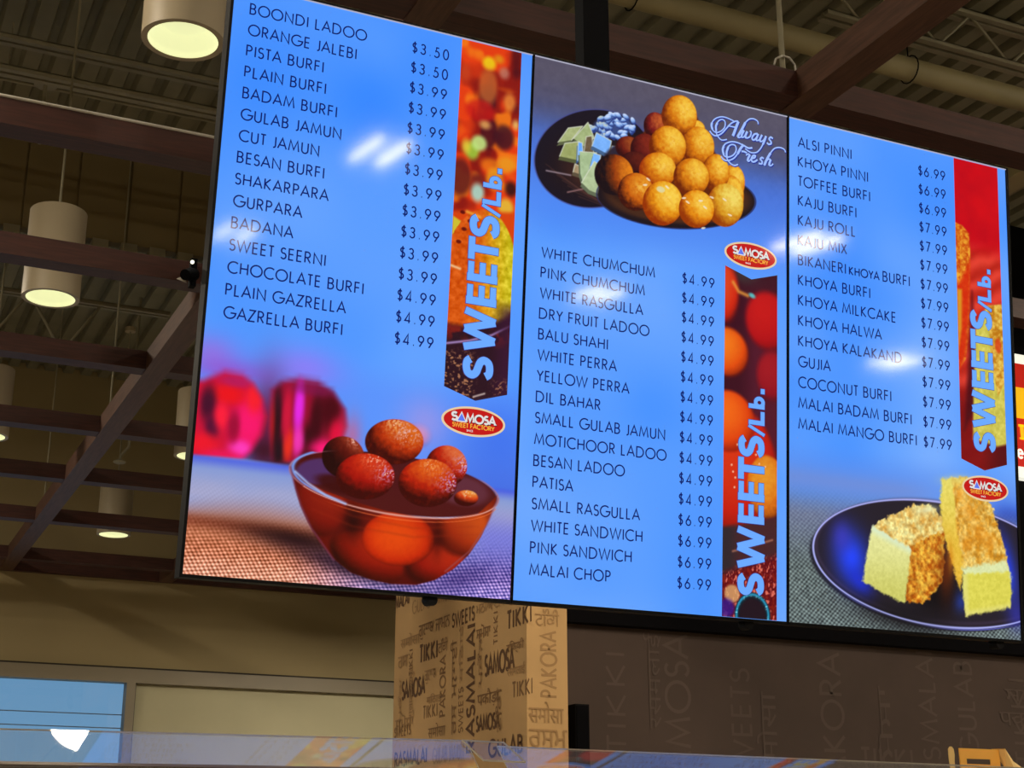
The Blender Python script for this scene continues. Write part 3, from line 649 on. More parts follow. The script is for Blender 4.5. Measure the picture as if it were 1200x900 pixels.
script_words('mid_script_print', [('ਗੁਲਾਬ ਜਾਮਨ',A(6.68),3.075,.10,.54,0),('ਸਮੋਸਾ',A(5.712),2.95,.09,.21,0),('पकौड़ा',A(5.69),2.53,.11,.31,0),('ਰਸ ਮਲਾਈ',A(6.02),2.41,.10,.59,1),('समोसा',A(6.48),2.415,.09,.285,0),('टिक्की',A(5.27),2.80,.08,.24,0),('ਪਕੌੜਾ',A(5.62),2.66,.07,.34,1),('ਟਿੱਕੀ',A(6.33),2.945,.09,.16,0),('ਟਿੱਕੀ',A(5.34),2.37,.08,.26,1)], side, M['ink2'], part)
script_words('pale_script_print', [('ਮਠਿਆਈ ਜਾਮੁਨ',A(5.72),3.09,.10,.62,0),('मिठाई',A(5.915),2.72,.07,.36,1),('रसमलाई',A(5.26),2.67,.07,.24,0),('ਗੁਲਾਬ',A(6.56),2.77,.09,.20,0),('समोसा',A(7.02),3.06,.09,.36,0),('ਸਮੋਸਾ',A(7.09),2.50,.12,.34,0),('मिठाई',A(6.52),2.63,.07,.26,0),('ਰਸ',A(7.06),2.93,.08,.18,0),('गुलाब जामुन',A(6.74),2.58,.09,.34,1),('ਪਕੌੜਾ',A(6.98),2.56,.06,.30,1)], side, M['ink3'], part)
words('front_word_print', [('PAKORA',2.277,2.545,.096,.37,1)], front, M['ink3'], part, .14)
script_words('front_script_print', [('ਟਿੱਕੀ',2.143,2.945,.10,.155,0),('समोसा',2.10,2.395,.12,.22,0),('ਰਸਮ',2.10,2.26,.10,.24,0)], front, M['ink3'], part)
back = lambda a, z: (a, 5.5785, z)
words('faint_word_print', [('TIKKI',3.05,2.30,.13,.6,1),('SAMOSA',3.52,2.05,.17,1.0,1),('SWEETS',3.98,2.1,.14,.75,1),('PAKORA',4.72,2.05,.17,.95,1),('TIKKI',4.85,2.22,.16,.42,0),('RASMALAI',5.52,2.05,.14,1.0,1),('GULAB',5.86,2.35,.15,.65,1),('SWEETS',6.0,2.12,.12,.5,0),('TIKKI',6.34,2.3,.14,.6,1),('SAMOSA',6.78,2.1,.17,.9,1),('PAKORA',7.15,2.2,.15,.9,1)], back, M['dullink'], pr, .13)
script_words('faint_script_print', [('समोसा',4.18,2.1,.16,.62,1),('ਸਮੋਸਾ',5.12,2.1,.13,.7,1),('पकौड़ा',6.08,2.55,.16,.5,0),('ਸਮੋਸਾ',6.15,2.75,.12,.5,0),('रसमलाई',3.32,2.45,.13,.6,1),('ਮਠਿਆਈ',6.98,2.3,.13,.6,1)], back, M['dullink'], pr)

# ================================================================ the menu screens
PW, PH, GAP, TH = .68, 1.21, .0023, 0.0992
NAMES = [
 ['BOONDI LADOO','ORANGE JALEBI','PISTA BURFI','PLAIN BURFI','BADAM BURFI','GULAB JAMUN','CUT JAMUN','BESAN BURFI','SHAKARPARA','GURPARA','BADANA','SWEET SEERNI','CHOCOLATE BURFI','PLAIN GAZRELLA','GAZRELLA BURFI'],
 ['WHITE CHUMCHUM','PINK CHUMCHUM','WHITE RASGULLA','DRY FRUIT LADOO','BALU SHAHI','WHITE PERRA','YELLOW PERRA','DIL BAHAR','SMALL GULAB JAMUN','MOTICHOOR LADOO','BESAN LADOO','PATISA','SMALL RASGULLA','WHITE SANDWICH','PINK SANDWICH','MALAI CHOP'],
 ['ALSI PINNI','KHOYA PINNI','TOFFEE BURFI','KAJU BURFI','KAJU ROLL','KAJU MIX','BIKANERI khoya BURFI','KHOYA BURFI','KHOYA MILKCAKE','KHOYA HALWA','KHOYA KALAKAND','GUJIA','COCONUT BURFI','MALAI BADAM BURFI','MALAI MANGO BURFI']]
PRICES = [['$3.50']*2+['$3.99']*10+['$4.99']*3, ['$4.99']*12+['$6.99']*4, ['$6.99']*3+['$7.99']*12]
ROWS = [(37.5,1150.0,46.15,22.3), (38.3,745.0,46.0,22.3), (30.0,1139.5,49.6,24.0)]
def menu_paths(s):
    if 'khoya' not in s: return text_paths(s, .115)
    out, x = [], 0
    for w_, k in (('BIKANERI',1),('KHOYA',.8),('BURFI',1)):
        P, w = text_paths(w_, .115); out += [[(x+a*k, b*k) for a, b in p] for p in P]; x += w*k+.5
    return out, x-.5
def catmull(P, n=5):
    out = []; Q = [P[0]]+list(P)+[P[-1]]
    for i in range(1, len(Q)-2):
        for k in range(n):
            t = k/n; a, b, c, d = Q[i-1:i+3]
            out.append(tuple(.5*((2*b[j])+(-a[j]+c[j])*t+(2*a[j]-5*b[j]+4*c[j]-d[j])*t*t+(-a[j]+3*b[j]-3*c[j]+d[j])*t**3) for j in (0,1)))
    return out+[P[-1]]
def heavy_paths():
    H = []
    def add(ch, x0, x1, h, t):
        w = x1-x0-t; hh = h-t; o = t/2; q = lambda *P: [(x0+o+a*w, o+b*hh) for a, b in P]
        ext = lambda P: P
        if ch == 'S': H.append((catmull(q((.96,.84),(.80,.97),(.5,1.0),(.16,.93),(.04,.74),(.2,.58),(.5,.5),(.82,.41),(.96,.25),(.82,.06),(.5,0),(.18,.03),(.02,.17))), t))
        if ch == 'W':
            tt = t*.95; y0, y1 = 0, h
            for a, b in ((.02,.25),(.25,.50),(.50,.75),(.75,.98)):
                up = (a in (.02,.50)); H.append(([(x0+tt*.45+a*(x1-x0-tt*.9), y1 if up else y0),(x0+tt*.45+b*(x1-x0-tt*.9), y0 if up else y1)], tt))
        if ch == 'E':
            H.append(([(x0+o,0),(x0+o,h)], t))
            for y in (o, h/2, h-o): H.append(([(x0,y),(x1,y)], t*.82))
        if ch == 'T': H.append(([((x0+x1)/2,0),((x0+x1)/2,h)], t)); H.append(([(x0,h-o*.9),(x1,h-o*.9)], t*.9))
        if ch == 'L': H.append(([(x0+o,0),(x0+o,h)], t)); H.append(([(x0,o),(x1,o)], t))
        if ch == '/': H.append(([(x0+4,0),(x1-4,h)], t*.7))
        if ch == 'b': H.append(([(x0+o,0),(x0+o,h)], t)); H.append((arc(x0+(x1-x0)*.52, h*.33, (x1-x0)*.42-o*.55, h*.30-o*.5, 0, 360, 14), t*.9))
        if ch == '.': H.append(([(x0,o),(x1,o)], t))
    for ch, a, b in (('S',0,53),('W',59,156),('E',162,205),('E',213,256),('T',261,311),('S',312,365)): add(ch, a, b, 70, 16.5)
    for ch, a, b in (('/',363,390),('L',389,421),('b',427,456),('.',463,475)): add(ch, a, b, 43, 10.5)
    return H
def logo(parent, cx, cy):
    b = MB()
    def ellipse(a, c, y, i, n=48):
        b.add([(cx/1000,y,cy/1000)]+[((cx+a*math.cos(2*math.pi*k/n))/1000, y, (cy+c*math.sin(2*math.pi*k/n))/1000) for k in range(n)], [(0,1+k,1+(k+1)%n) for k in range(n)], i)
    ellipse(72.5, 31.5, -.0014, 0); ellipse(67.5, 27, -.0018, 1)
    def tx(s, x, y, cap, ln, t, i, yy, ser=0):
        P, w = text_paths(s, .06); k = ln/w/cap; v, f = [], []
        for p in P: ribbon([(x+a*k*cap, y+c*cap) for a, c in p], t*cap, v, f, lambda u, w_: ((cx+u)/1000, yy, (cy+w_)/1000))
        if ser:
            for p in P:
                for a, c in (p[0], p[-1]):
                    if c < .01: ribbon([(x+a*k*cap-ser, y+.06*cap),(x+a*k*cap+ser, y+.06*cap)], .12*cap, v, f, lambda u, w_: ((cx+u)/1000, yy, (cy+w_)/1000))
        b.add(v, f, i)
    tri = lambda pts, yy, i: b.add([((cx+x)/1000, yy, (cy+z)/1000) for x, z in pts], [(0,1,2)], i)
    ribbon_items = [('S',-49,-2,17,13)]
    for dx, dz, i, yy in ((1.2,-1.6,5,-.0021),(0,0,4,-.0025)):
        tx('S', -49+dx, -1+dz, 16, 11, .30, i, yy); tx('MOSA', -17+dx, -2+dz, 16, 66, .27, i, yy, 3)
    tri([(-40,-4),(-16,-4),(-28,19)], -.0028, 4); tri([(-36.5,-1.5),(-19.5,-1.5),(-28,14.5)], -.0031, 2)
    tx('SWEET FACTORY', -47, -14.5, 8.5, 94, .24, 3, -.0025, 1.2)
    tx('SINCE', -15, -22, 3.6, 14, .22, 4, -.0025); 
    o = b.build('brand_logo', [M[k] for k in ('cream','red','blue','gold','lwhite','ldark')], parent)
# script lettering of the middle panel (u, v in mm)
SCRIPT = [
(2.2,[(461.3,1126.9),(468.8,1119.9),(479.3,1118.2),(494.0,1127.0),(506.6,1142.0),(519.2,1157.1),(532.0,1166.1),(540.1,1167.8)]),
(1.8,[(529.8,1165.1),(508.4,1169.6),(491.4,1168.5),(474.6,1159.2),(466.3,1145.1),(468.6,1132.2),(478.2,1126.6),(491.8,1132.3),(502.3,1144.9),(503.2,1158.6),(495.7,1162.7),(485.2,1156.7),(478.0,1141.8),(479.2,1126.8),(483.5,1118.1),(494.2,1110.8),(509.0,1115.4)]),
(4.0,[(467.3,1148.2),(466.0,1141.2),(468.6,1132.2)]),
(3.6,[(482.1,1151.2),(478.2,1141.8),(479.2,1130.6)]),
(5.0,[(540.5,1167.4),(535.3,1153.7),(530.0,1139.2),(525.4,1127.7)]),
(2.0,[(510.8,1149.6),(521.4,1150.5),(534.6,1150.7)]),
(2.0,[(596.6,1172.4),(594.4,1179.7),(583.5,1183.2),(570.6,1179.5),(559.8,1168.5)]),
(4.4,[(559.8,1168.5),(551.4,1151.3),(542.9,1136.1),(538.3,1127.5)]),
(2.0,[(538.3,1127.5),(543.0,1126.9),(549.4,1130.7)]),
(4.0,[(556.1,1148.5),(550.4,1135.7),(549.4,1128.8)]),
(2.0,[(549.4,1128.8),(556.9,1132.3),(564.3,1146.3)]),
(4.0,[(565.6,1147.5),(560.5,1134.9),(562.7,1129.6)]),
(2.4,[(562.7,1129.6),(573.0,1135.6),(576.8,1147.0),(572.9,1150.4)]),
(3.0,[(595.0,1147.8),(585.9,1144.6),(579.9,1136.0),(580.6,1130.0),(585.9,1130.5),(592.4,1137.6),(596.7,1147.2)]),
(3.6,[(597.1,1147.7),(591.3,1133.6),(593.5,1129.6)]),
(2.0,[(593.5,1129.6),(597.8,1132.0),(602.2,1136.8)]),
(3.6,[(607.5,1147.5),(601.5,1134.7),(603.3,1128.9)]),
(2.0,[(603.3,1128.9),(611.9,1134.9),(618.4,1146.9)]),
(3.8,[(618.9,1147.0),(615.2,1135.6),(609.8,1123.8)]),
(2.0,[(609.8,1123.8),(603.3,1111.9),(592.6,1100.2),(577.5,1096.2),(564.6,1100.3),(560.3,1103.2)]),
(3.0,[(638.5,1144.2),(632.6,1146.9),(627.8,1141.0),(632.6,1136.2),(633.3,1130.6),(626.1,1127.5),(621.7,1131.1)]),
(2.2,[(493.6,1069.8),(501.0,1062.8),(513.7,1063.4),(528.5,1072.0),(539.0,1085.6)]),
(4.6,[(539.0,1085.6),(547.4,1100.6),(555.5,1111.8)]),
(2.2,[(580.0,1108.2),(568.8,1106.5),(551.6,1111.1),(534.5,1113.7),(517.5,1110.8),(502.7,1101.1),(497.6,1086.8),(500.9,1074.1),(511.5,1071.5),(526.3,1079.2),(534.7,1092.3),(532.5,1104.3),(521.8,1105.0),(511.3,1095.2),(508.3,1079.4),(510.5,1066.6),(520.1,1057.1),(530.8,1054.5),(540.3,1059.2)]),
(4.0,[(500.7,1096.9),(497.6,1086.8),(500.9,1075.1)]),
(3.6,[(513.4,1097.6),(508.6,1083.3),(509.4,1070.1)]),
(3.0,[(555.9,1110.0),(568.8,1105.9),(580.0,1109.1)]),
(3.0,[(549.6,1093.8),(557.1,1094.6),(565.1,1092.7)]),
(2.0,[(562.5,1086.5),(568.9,1091.2),(574.3,1088.8)]),
(4.0,[(573.2,1089.6),(568.6,1080.0),(567.3,1072.9)]),
(2.0,[(567.3,1072.9),(571.2,1073.3),(576.5,1079.7)]),
(3.0,[(577.6,1081.4),(586.2,1085.1),(588.7,1090.7),(582.9,1089.6),(577.6,1080.9),(580.2,1074.3),(587.3,1075.7),(594.8,1081.8)]),
(3.0,[(612.5,1087.8),(607.7,1090.1),(603.0,1085.0),(607.8,1080.2),(606.7,1073.8),(598.1,1073.4)]),
(2.0,[(674.9,1116.7),(671.0,1123.7),(657.8,1125.8),(642.5,1119.8),(631.6,1106.1)]),
(4.4,[(631.6,1106.1),(622.9,1090.8),(613.9,1071.4)]),
(2.0,[(616.0,1077.0),(625.1,1089.0),(632.1,1090.4)]),
(4.0,[(632.5,1090.1),(629.0,1080.5),(628.4,1073.7)]),
(2.0,[(628.4,1073.7),(633.8,1074.7),(639.3,1080.6)]),
]

LABELS = ['left menu screen with a bowl of red syrup dumplings below the price list', 'middle menu screen with a pyramid of golden sweets above the price list', 'right menu screen with yellow crumbly squares on a black plate']
PAINT = [paint_left, paint_middle, paint_right]; BAN = [banner_left, banner_middle, banner_right]
DENSE = [(0,390), (770,1210), (0,440)]
for s in range(3):
    t = thing('menu_screen', LABELS[s], 'screen', ((s-1)*(PW+GAP)-PW/2, 0, 2.129), (TH,0,0), 'menu screens')
    # slim casing: a rim round the panel and a deeper box behind it
    c = MB(); e = .0045 if s == 0 else 0; r = .0055 if s == 2 else 0; k = .0015
    c.box((-e,.001,-.006),(PW+r,.038,PH+.004)); c.box((.08,.038,.12),(PW-.08,.058,PH-.2))
    c.box((-e,-.004,-.006),(k,.001,PH+.004)); c.box((PW-k,-.004,-.006),(PW+r,.001,PH+.004)); c.box((k,-.004,-.006),(PW-k,.001,0)); c.box((k,-.004,PH),(PW-k,.001,PH+.004))
    c.build('casing', M['black'], t)
    MB().box((k,-.0035,PH-.0022),(PW-k,-.0015,PH)).build('edge_glow', M['line'], t)  # glowing strip that paints a bright line along the top edge
    lo, hi = DENSE[s]; segs = []
    if lo > 0: segs.append((0, lo, 9))
    segs.append((lo, hi, 1.55))
    if hi < 1210: segs.append((hi, 1210, 9))
    pixels('display', axis([(1.5, 678.5, 1.65)]), axis([(a+.0, b-.0, st_) for a, b, st_ in segs]), 0.0, PAINT[s], t)
    x0, y0, dy, cap = ROWS[s]; v, f = [], []; v2, f2 = [], []
    pl = lambda u, w_: (u/1000, -.0008, w_/1000)
    for i, nm in enumerate(NAMES[s]):
        P, w = menu_paths(nm)
        for p in P: ribbon([(x0+a*cap, y0-dy*i+c_*cap) for a, c_ in p], .138*cap, v, f, pl)
        P, w = text_paths(PRICES[s][i], 0); tr = (83.0/cap-w)/4; P, w = text_paths(PRICES[s][i], tr)
        for p in P: ribbon([(395+a*cap, y0-dy*i+c_*cap) for a, c_ in p], .138*cap, v2, f2, pl)
    mesh('item_lettering', v, f, M['text'], t); mesh('price_lettering', v2, f2, M['text'], t)
    if s == 1: bot, top = (lambda u: 0*u+1.0), (lambda u: 783+22*abs(u-580)/72); b0, b1, w0 = 1, 783, 50
    else: bot, top = (lambda u: 406+22*abs(u-580)/72), (lambda u: 0*u+1207.5); b0, b1, w0 = 406, 1207.5, 451
    us, vs = axis([(508, 580, 1.8), (580, 652, 1.8)]), axis([(b0, b1, 1.9)])
    pixels('sweets_banner', us, vs, -.0010, BAN[s], t, lambda U, V: bot(U)+(V-b0)/(b1-b0)*(top(U)-bot(U)))
    for nm, off, add_, m_ in (('banner_letter_edge', -.0016, 2.4, M['halo']), ('banner_lettering', -.0021, 0, M['knock'])):
        v, f = [], []
        for p, tt in heavy_paths():
            if add_ and len(p) == 2:
                (xa,ya),(xb,yb) = p; l = math.hypot(xb-xa, yb-ya) or 1; ex = add_/2
                p = [(xa-(xb-xa)/l*ex, ya-(yb-ya)/l*ex), (xb+(xb-xa)/l*ex, yb+(yb-ya)/l*ex)]
            ribbon(p, tt+add_, v, f, lambda a, b: ((617-b)/1000, off, (w0+a)/1000))
        mesh(nm, v, f, m_, t)
    logo(t, *[(578,361),(577.5,840),(580.5,361)][s])
    if s == 1:
        for nm, off, m_, dx, dw in (('script_shadow', -.0006, M['sshadow'], 1.6, 2.6), ('script_lettering', -.0012, M['script'], 0, 1.1)):
            v, f = [], []
            for w, P in SCRIPT: ribbon(catmull(P, 4), w*1.15+dw, v, f, lambda a, b: ((a+dx)/1000, off, (b-dx*.8)/1000))
            mesh(nm, v, f, m_, t)
    kb = [[.508], [.582], [.616]][s][0]
    MB().tube((kb,.002,-.012),(kb,.03,-.012),.012,16).build('mount_knob', M['black'], t)

# ---------------------------------------------------------------- mounting pole and little lamp beside the left screen
t = thing('hanging_pole', 'black steel pole holding the menu screens from the roof', 'pole', (-.066,.11,3.0))
MB().box((-.036,-.022,0),(.036,.022,3.5)).build('pole', M['blackm'], t)
MB().box((-.1,-.1,3.49),(.1,.1,3.5)).build('ceiling_flange', M['blackm'], t)
MB().box((-.8,-.09,-.30),(.98,-.04,-.24)).build('mount_rail', M['blackm'], t)
t = thing('clip_spotlight', 'small dark clip-on spotlight at the left edge of the screens', 'spotlight', (-1.037,.035,2.742)); t.scale = (.62,.62,.62)
MB().tube((-.022,-.02,-.01),(.012,.02,.012),.018,14,r2=.024).build('lamp_head', M['blackm'], t, True)
MB().box((.0,.0,-.035),(.02,.03,.06)).build('clamp', M['blackm'], t)
MB().prism([(-.045,-.005,-.022),(-.018,-.005,-.006),(-.012,-.005,-.03)], (0,.004,0)).build('barn_door', M['white'], t)
MB().tube((.0,-.012,.04),(.0,-.016,.04),.006,10).build('lens', M['bulb'], t)

# ---------------------------------------------------------------- timber lattice
t = thing('timber_lattice', 'dark red-brown timber lattice hung under the roof', 'pergola', (0,6,4.4))
for i, y in enumerate([1.37,2.86,4.22,5.68,7.14,8.54,10.05,11.78,12.42]):
    x1 = 6.8 if y < 2 else 4.5 if y < 5 else (2.3 if y < 12 else 6.0); w = .125 if y < 12 else .078
    MB().box((-5.0,y-6,0),(x1,y-6+w,.112)).build('long_beam', M['beam'], t)
for x0, y0 in ((-.055,.42),(1.505,-3.0)):
    MB().box((x0,y0-6,-.006),(x0+.132,12.42-6,.118)).build('cross_beam', M['beam_y'], t)
for x_, y_ in ((-2.9,1.43),(1.57,4.28),(-2.9,4.28),(.01,7.2),(.01,10.1),(-2.9,10.1)): MB().tube((x_,y_-6,.11),(x_,y_-6,2.1),.006,6).build('hanger_rod', M['steel'], t)
MB().tube((-5,-3.141,.118),(2.2,-3.141,.118),.007,8).build('edge_cable', M['white'], t, True)
# conduit dropping on the front beam
t = thing('conduit_drop', 'cream conduit dropping from the roof onto the front timber beam', 'conduit', (1.5,1.43,4.521))
CX, CZ = 1.487, 4.51
MB().tube((CX-1.5,.0,.0),(CX-1.5,.0,1.98),.011,10).build('conduit', M['steel'], t, True)
lp = [(CX-1.5-.055,-.02,.02),(CX-1.5-.045,-.02,.05),(CX-1.5-.015,-.022,.07),(CX-1.5+.02,-.02,.07),(CX-1.5+.045,-.018,.045),(CX-1.5+.05,-.015,.0)]
MB().path(lp, .004, 6).build('loop_cable', M['white'], t, True)

# ---------------------------------------------------------------- pendants
def pendant(label):
    t = thing('pendant_lamp', label, 'lamp', (0,0,0), group='cylinder pendants over the lattice')
    MB().lathe([(.0,.5),(.146,.5),(.15,.495),(.15,0),(.128,0),(.126,.05),(.126,.30),(0,.30)], n=40).build('shade', M['shade'], t, True)
    MB().lathe([(.127,.001),(.127,.02),(.124,.03),(.09,.075),(.0,.09)], n=40).build('reflector', M['refl'], t, True)
    MB().tube((0,0,.5),(0,0,2.0),.007,8).build('rod', M['steel'], t)
    MB().lathe([(0,1.96),(.05,1.96),(.05,2.0)], n=16).build('canopy', M['shade'], t)
    return t
base = pendant('large cylinder pendant lamp at the top, beside the left screen'); base.location = (-.68,2.12,4.5)
dup(base, (-.71,5.01,4.5), 'cylinder pendant lamp crossed by the second timber beam')
dup(base, (-.70,7.94,4.5), 'cylinder pendant lamp cut by the left picture edge')
dup(base, (.755,7.86,4.5), 'cylinder pendant lamp half hidden by the left screen edge')
dup(base, (.74,10.85,4.5), 'farthest, smallest cylinder pendant lamp above the tan wall')

# added spotlight on the second long beam, hidden behind the screens, to brighten the papered partition
t = thing('fill_spotlight', 'added unseen spotlight under the lattice, brightening the kraft partition', 'spotlight', (2.25,2.92,4.15))
MB().box((-.03,-.03,.06),(.03,.03,.246)).build('stem', M['blackm'], t)
MB().tube((0,-.05,.05),(0,.10,-.07),.045,20).build('lamp_head', M['blackm'], t, True)
sd = bpy.data.lights.new('fill_beam', 'SPOT'); sd.energy = 75; sd.spot_size = R(62); sd.spot_blend = .6; sd.shadow_soft_size = .04; sd.color = (1,.84,.62)
so = bpy.data.objects.new('fill_beam', sd); COL.objects.link(so); so.parent = t; so.location = (0,.115,-.082)
so.rotation_euler = Vector((.0,2.1,-1.55)).to_track_quat('-Z', 'Y').to_euler()

# ---------------------------------------------------------------- roof steel, pipe, duct
def joist(label, y, ztop, zbot, x0, x1, webs=True, chord=.05, nm_='bar_joist'):
    t = thing(nm_, label, 'joist' if webs else 'purlin', (0,y,ztop), group='roof steel')
    for nm, z in (('top_chord',ztop),('bottom_chord',zbot)):
        b = MB(); b.box((x0,-chord,z-ztop-chord*.6),(x1,-.012,z-ztop)); b.box((x0,.012,z-ztop-chord*.6),(x1,chord,z-ztop)); b.box((x0,-chord,z-ztop-.006),(x1,chord,z-ztop)); b.build(nm, M['steel'], t)
    k, st_ = x0, .55
    if webs:
        while k+st_ <= x1:
            MB().tube((k,0,0),(k+st_/2,0,zbot-ztop),.011,6).build('web_bar', M['steel'], t); MB().tube((k+st_/2,0,zbot-ztop),(k+st_,0,0),.011,6).build('web_bar', M['steel'], t); k += st_
    return t
joist('twin angle purlin crossing behind the large pendant lamp', 5.42, 6.22, 6.02, -4.0, 2.0, False, .05, 'roof_purlin')
joist('short bar joist behind the timber lattice, left of the screens', 8.5, 5.82, 5.38, -3.2, .62)
joist('bar joist end at the top right beyond the timber crossing', 3.2, 6.49, 6.22, 3.1, 7.5)
t = thing('sprinkler_main', 'thick cream pipe under the roof at the top right', 'pipe', (0,2.93,5.8))
MB().tube((-4,0,0),(8.5,0,0),.066,20).build('pipe', M['pipe'], t, True)
for x_ in (1.7,3.45,5.2):
    b = MB(); b.path([(x_,.078*math.sin(a),.078*math.cos(a)) for a in np.linspace(0, 2*math.pi, 17)], .004, 5); b.tube((x_,0,.078),(x_,0,.7),.004,6); b.build('pipe_hanger', M['blackm'], t)
t = thing('roof_conduit', 'thin twin conduit under the roof beside the large pendant', 'conduit', (0,5.72,6.14))
MB().tube((-4,0,0),(2,0,0),.02,8).build('conduit', M['steel'], t, True); MB().tube((-4,.06,.0),(2,.06,0),.012,8).build('thin_conduit', M['steel'], t, True)
b = MB(); b.lathe([(0,-.03),(.07,-.03),(.075,.01),(.03,.05),(0,.05)], (-.78,-.02,0), 14); b.build('junction_box', M['steel'], t)
MB().tube((-.78,-.02,-.03),(-.78,-.02,-.42),.012,8).build('drop_pipe', M['steel'], t)
for x_ in (-3,-1,1): MB().tube((x_,.0,0),(x_,.0,.38),.005,6).build('hanger_rod', M['steel'], t)
t = thing('air_duct', 'cream rectangular duct beyond the top right screen corner', 'duct', (4.37,1.5,5.4))
MB().box((-.08,-2.5,0),(.08,1.8,.13)).build('duct', M['pipe'], t)
for y_ in (-2,-.5,.7): MB().tube((0,y_,.13),(0,y_,1.1),.005,6).build('hanger_rod', M['steel'], t)
t = thing('ceiling_sprinkler', 'small drooping ceiling sprinkler seen through the lattice', 'sprinkler', (.591,10,4.964))
b = MB(); b.lathe([(0,-.012),(.05,-.012),(.055,0),(.02,.02),(0,.02)], n=14); b.build('deflector', M['steel'], t)
MB().path([(0,0,.01),(.01,0,.06),(.07,0,.14),(.07,0,1.53)], .012, 6).build('drop_pipe', M['steel'], t)

# ---------------------------------------------------------------- lit sign on the dark bulkhead
t = thing('lightbox_sign', 'lit red, white and yellow sign at the right edge behind the screens', 'sign', (6.325,5.42,4.38))
SH = .985
MB().box((0,0,0),(1.4,.08,SH)).build('box', M['s_white'], t)
MB().box((.02,-.004,SH*.085),(1.38,.0,SH*.92)).build('red_panel', M['s_red'], t)
b = MB(); b.prism([(.06,-.010,SH*.47),(.30,-.010,SH*.47),(.30,-.010,SH*.72),(.03,-.010,SH*.72),(.03,-.010,SH*.69),(.075,-.010,SH*.60)], (0,.004,0)); b.build('yellow_letter', M['s_yel'], t)
b = MB(); b.box((.085,-.010,SH*.30),(.12,-.006,SH*.42)); b.box((.072,-.010,SH*.40),(.133,-.006,SH*.42)); b.box((.072,-.010,SH*.30),(.133,-.006,SH*.315)); b.build('yellow_serif_letter', M['s_yel'], t)
v, f = [], []; P, w = text_paths('e')
for p in P: ribbon([(.035+a*.095, SH*.15+c_*.095) for a, c_ in p], .018, v, f, lambda a, b_: (a, -.010, b_))
mesh('white_letter', v, f, M['s_white'], t)
t = thing('wall_speaker', 'black box speaker on the dark wall beside the kraft partition', 'speaker', (2.66,5.50,2.0))
MB().box((-.05,-.09,0),(.045,.08,.56)).build('cabinet', M['black'], t)
MB().box((-.043,-.096,.01),(.038,-.09,.55)).build('grille', M['blackm'], t)

# ---------------------------------------------------------------- glass display case in front of the camera
case = thing('display_case', 'glass fronted sweets display case along the bottom edge', 'display case', (0,0,0))
nrm = Vector((-.0094,-.6713,.7411)).normalized(); along = Vector((1,-.0020,.0108)).normalized(); down = along.cross(nrm).normalized()
if down.z > 0: down = -down
def slab(name, p, q, length, th, m_side, parent, s0=0.0, nn=nrm, dn=down):
    p, q = Vector(p)+dn*s0, Vector(q)+dn*s0
    v = [p, q, q+dn*length, p+dn*length]; v += [a - nn*th for a in v]
    b = MB(); b.add(v, [(0,1,2,3),(7,6,5,4)], 0); b.add(v, [(0,4,5,1),(1,5,6,2),(2,6,7,3),(3,7,4,0)], 1)
    return b.build(name, m_side, parent)
GM = [M['caseglass'], M['edge']]
a0, a1 = Vector((-2.25,-.2515,1.8045)), Vector((-.548,-.2535,1.8226))
slab('glass_panel', a0, a1, .083, .0032, GM, case)
slab('glass_rail', a0+nrm*.002, a1+nrm*.002, .007, .016, [M['rail'],M['rail']], case, .083)
slab('glass_panel', a0, a1, .30, .0032, GM, case, .090)
slab('glass_panel', (-.486,-.250,1.8150), (1.9,-.250,1.8040), .385, .0032, GM, case)
# clear end bracket between the two panes
cl = slab('end_bracket', (-.560,-.262,1.8225), (-.478,-.262,1.8215), .06, .004, [M['acryl'],M['edge']], case, 0, nrm, (down+Vector((.45,0,0))).normalized())
MB().box((-2.25,-.62,0),(1.9,.30,1.02)).build('case_base', M['counter'], case)
MB().box((-2.25,-.60,1.02),(1.9,-.59,1.535)).build('front_glass', M['glass'], case)
for x_ in (-2.25,-.535,1.88): MB().box((x_,-.60,1.02),(x_+.02,-.55,1.54)).build('glass_post', M['rail'], case)
# ---------------------------------------------------------------- back counter and gable boxes
t = thing('back_counter', 'tall back counter behind the display case', 'counter', (2.3,1.3,0))
MB().box((-1.0,-.3,0),(1.6,.4,1.66)).build('cabinet', M['counter'], t); MB().box((-1.03,-.33,1.66),(1.63,.42,1.70)).build('worktop', M['rail'], t)
t = thing('gable_box', 'golden card gable box with handle slot at the lower right', 'box', (1.94,1.2,1.70))
b = MB(); b.box((-.09,-.002,.222),(.08,.002,.234)); b.box((-.09,-.002,.251),(.08,.002,.284)); b.box((-.09,-.002,.234),(-.062,.002,.251)); b.box((.04,-.002,.234),(.08,.002,.251)); b.build('handle', M['card'], t)
b = MB(); b.box((-.11,-.08,0),(.12,.08,.13)); b.build('body', M['card'], t)
b = MB()
b.add([(-.11,-.08,.13),(.12,-.08,.13),(.08,-.002,.222),(-.09,-.002,.222),(-.11,.08,.13),(.12,.08,.13),(.08,.002,.222),(-.09,.002,.222)], [(0,1,2,3),(4,7,6,5)])
b.build('gable_roof', M['card'], t)
b = MB(); b.prism([(.081,-.03,.286),(.070,.02,.288),(.10,.0,.27),(.175,-.01,.222),(.14,-.05,.18),(.12,-.07,.13),(.085,-.02,.222)], (.002,.004,.0)); b.build('side_flap', M['card_in'], t)
t2 = thing('gable_box_flap', 'narrow upright card flap left of the gable box handle', 'box', (1.818,1.2,1.70))
MB().prism([(-.006,0,0),(.004,0,.0),(.0105,0,.24),(.013,0,.262),(.011,0,.28),(.004,0,.288),(-.004,0,.288),(-.011,0,.28),(-.012,0,.262),(-.010,0,.22)], (0,.003,0)).build('flap', M['card_in'], t2)

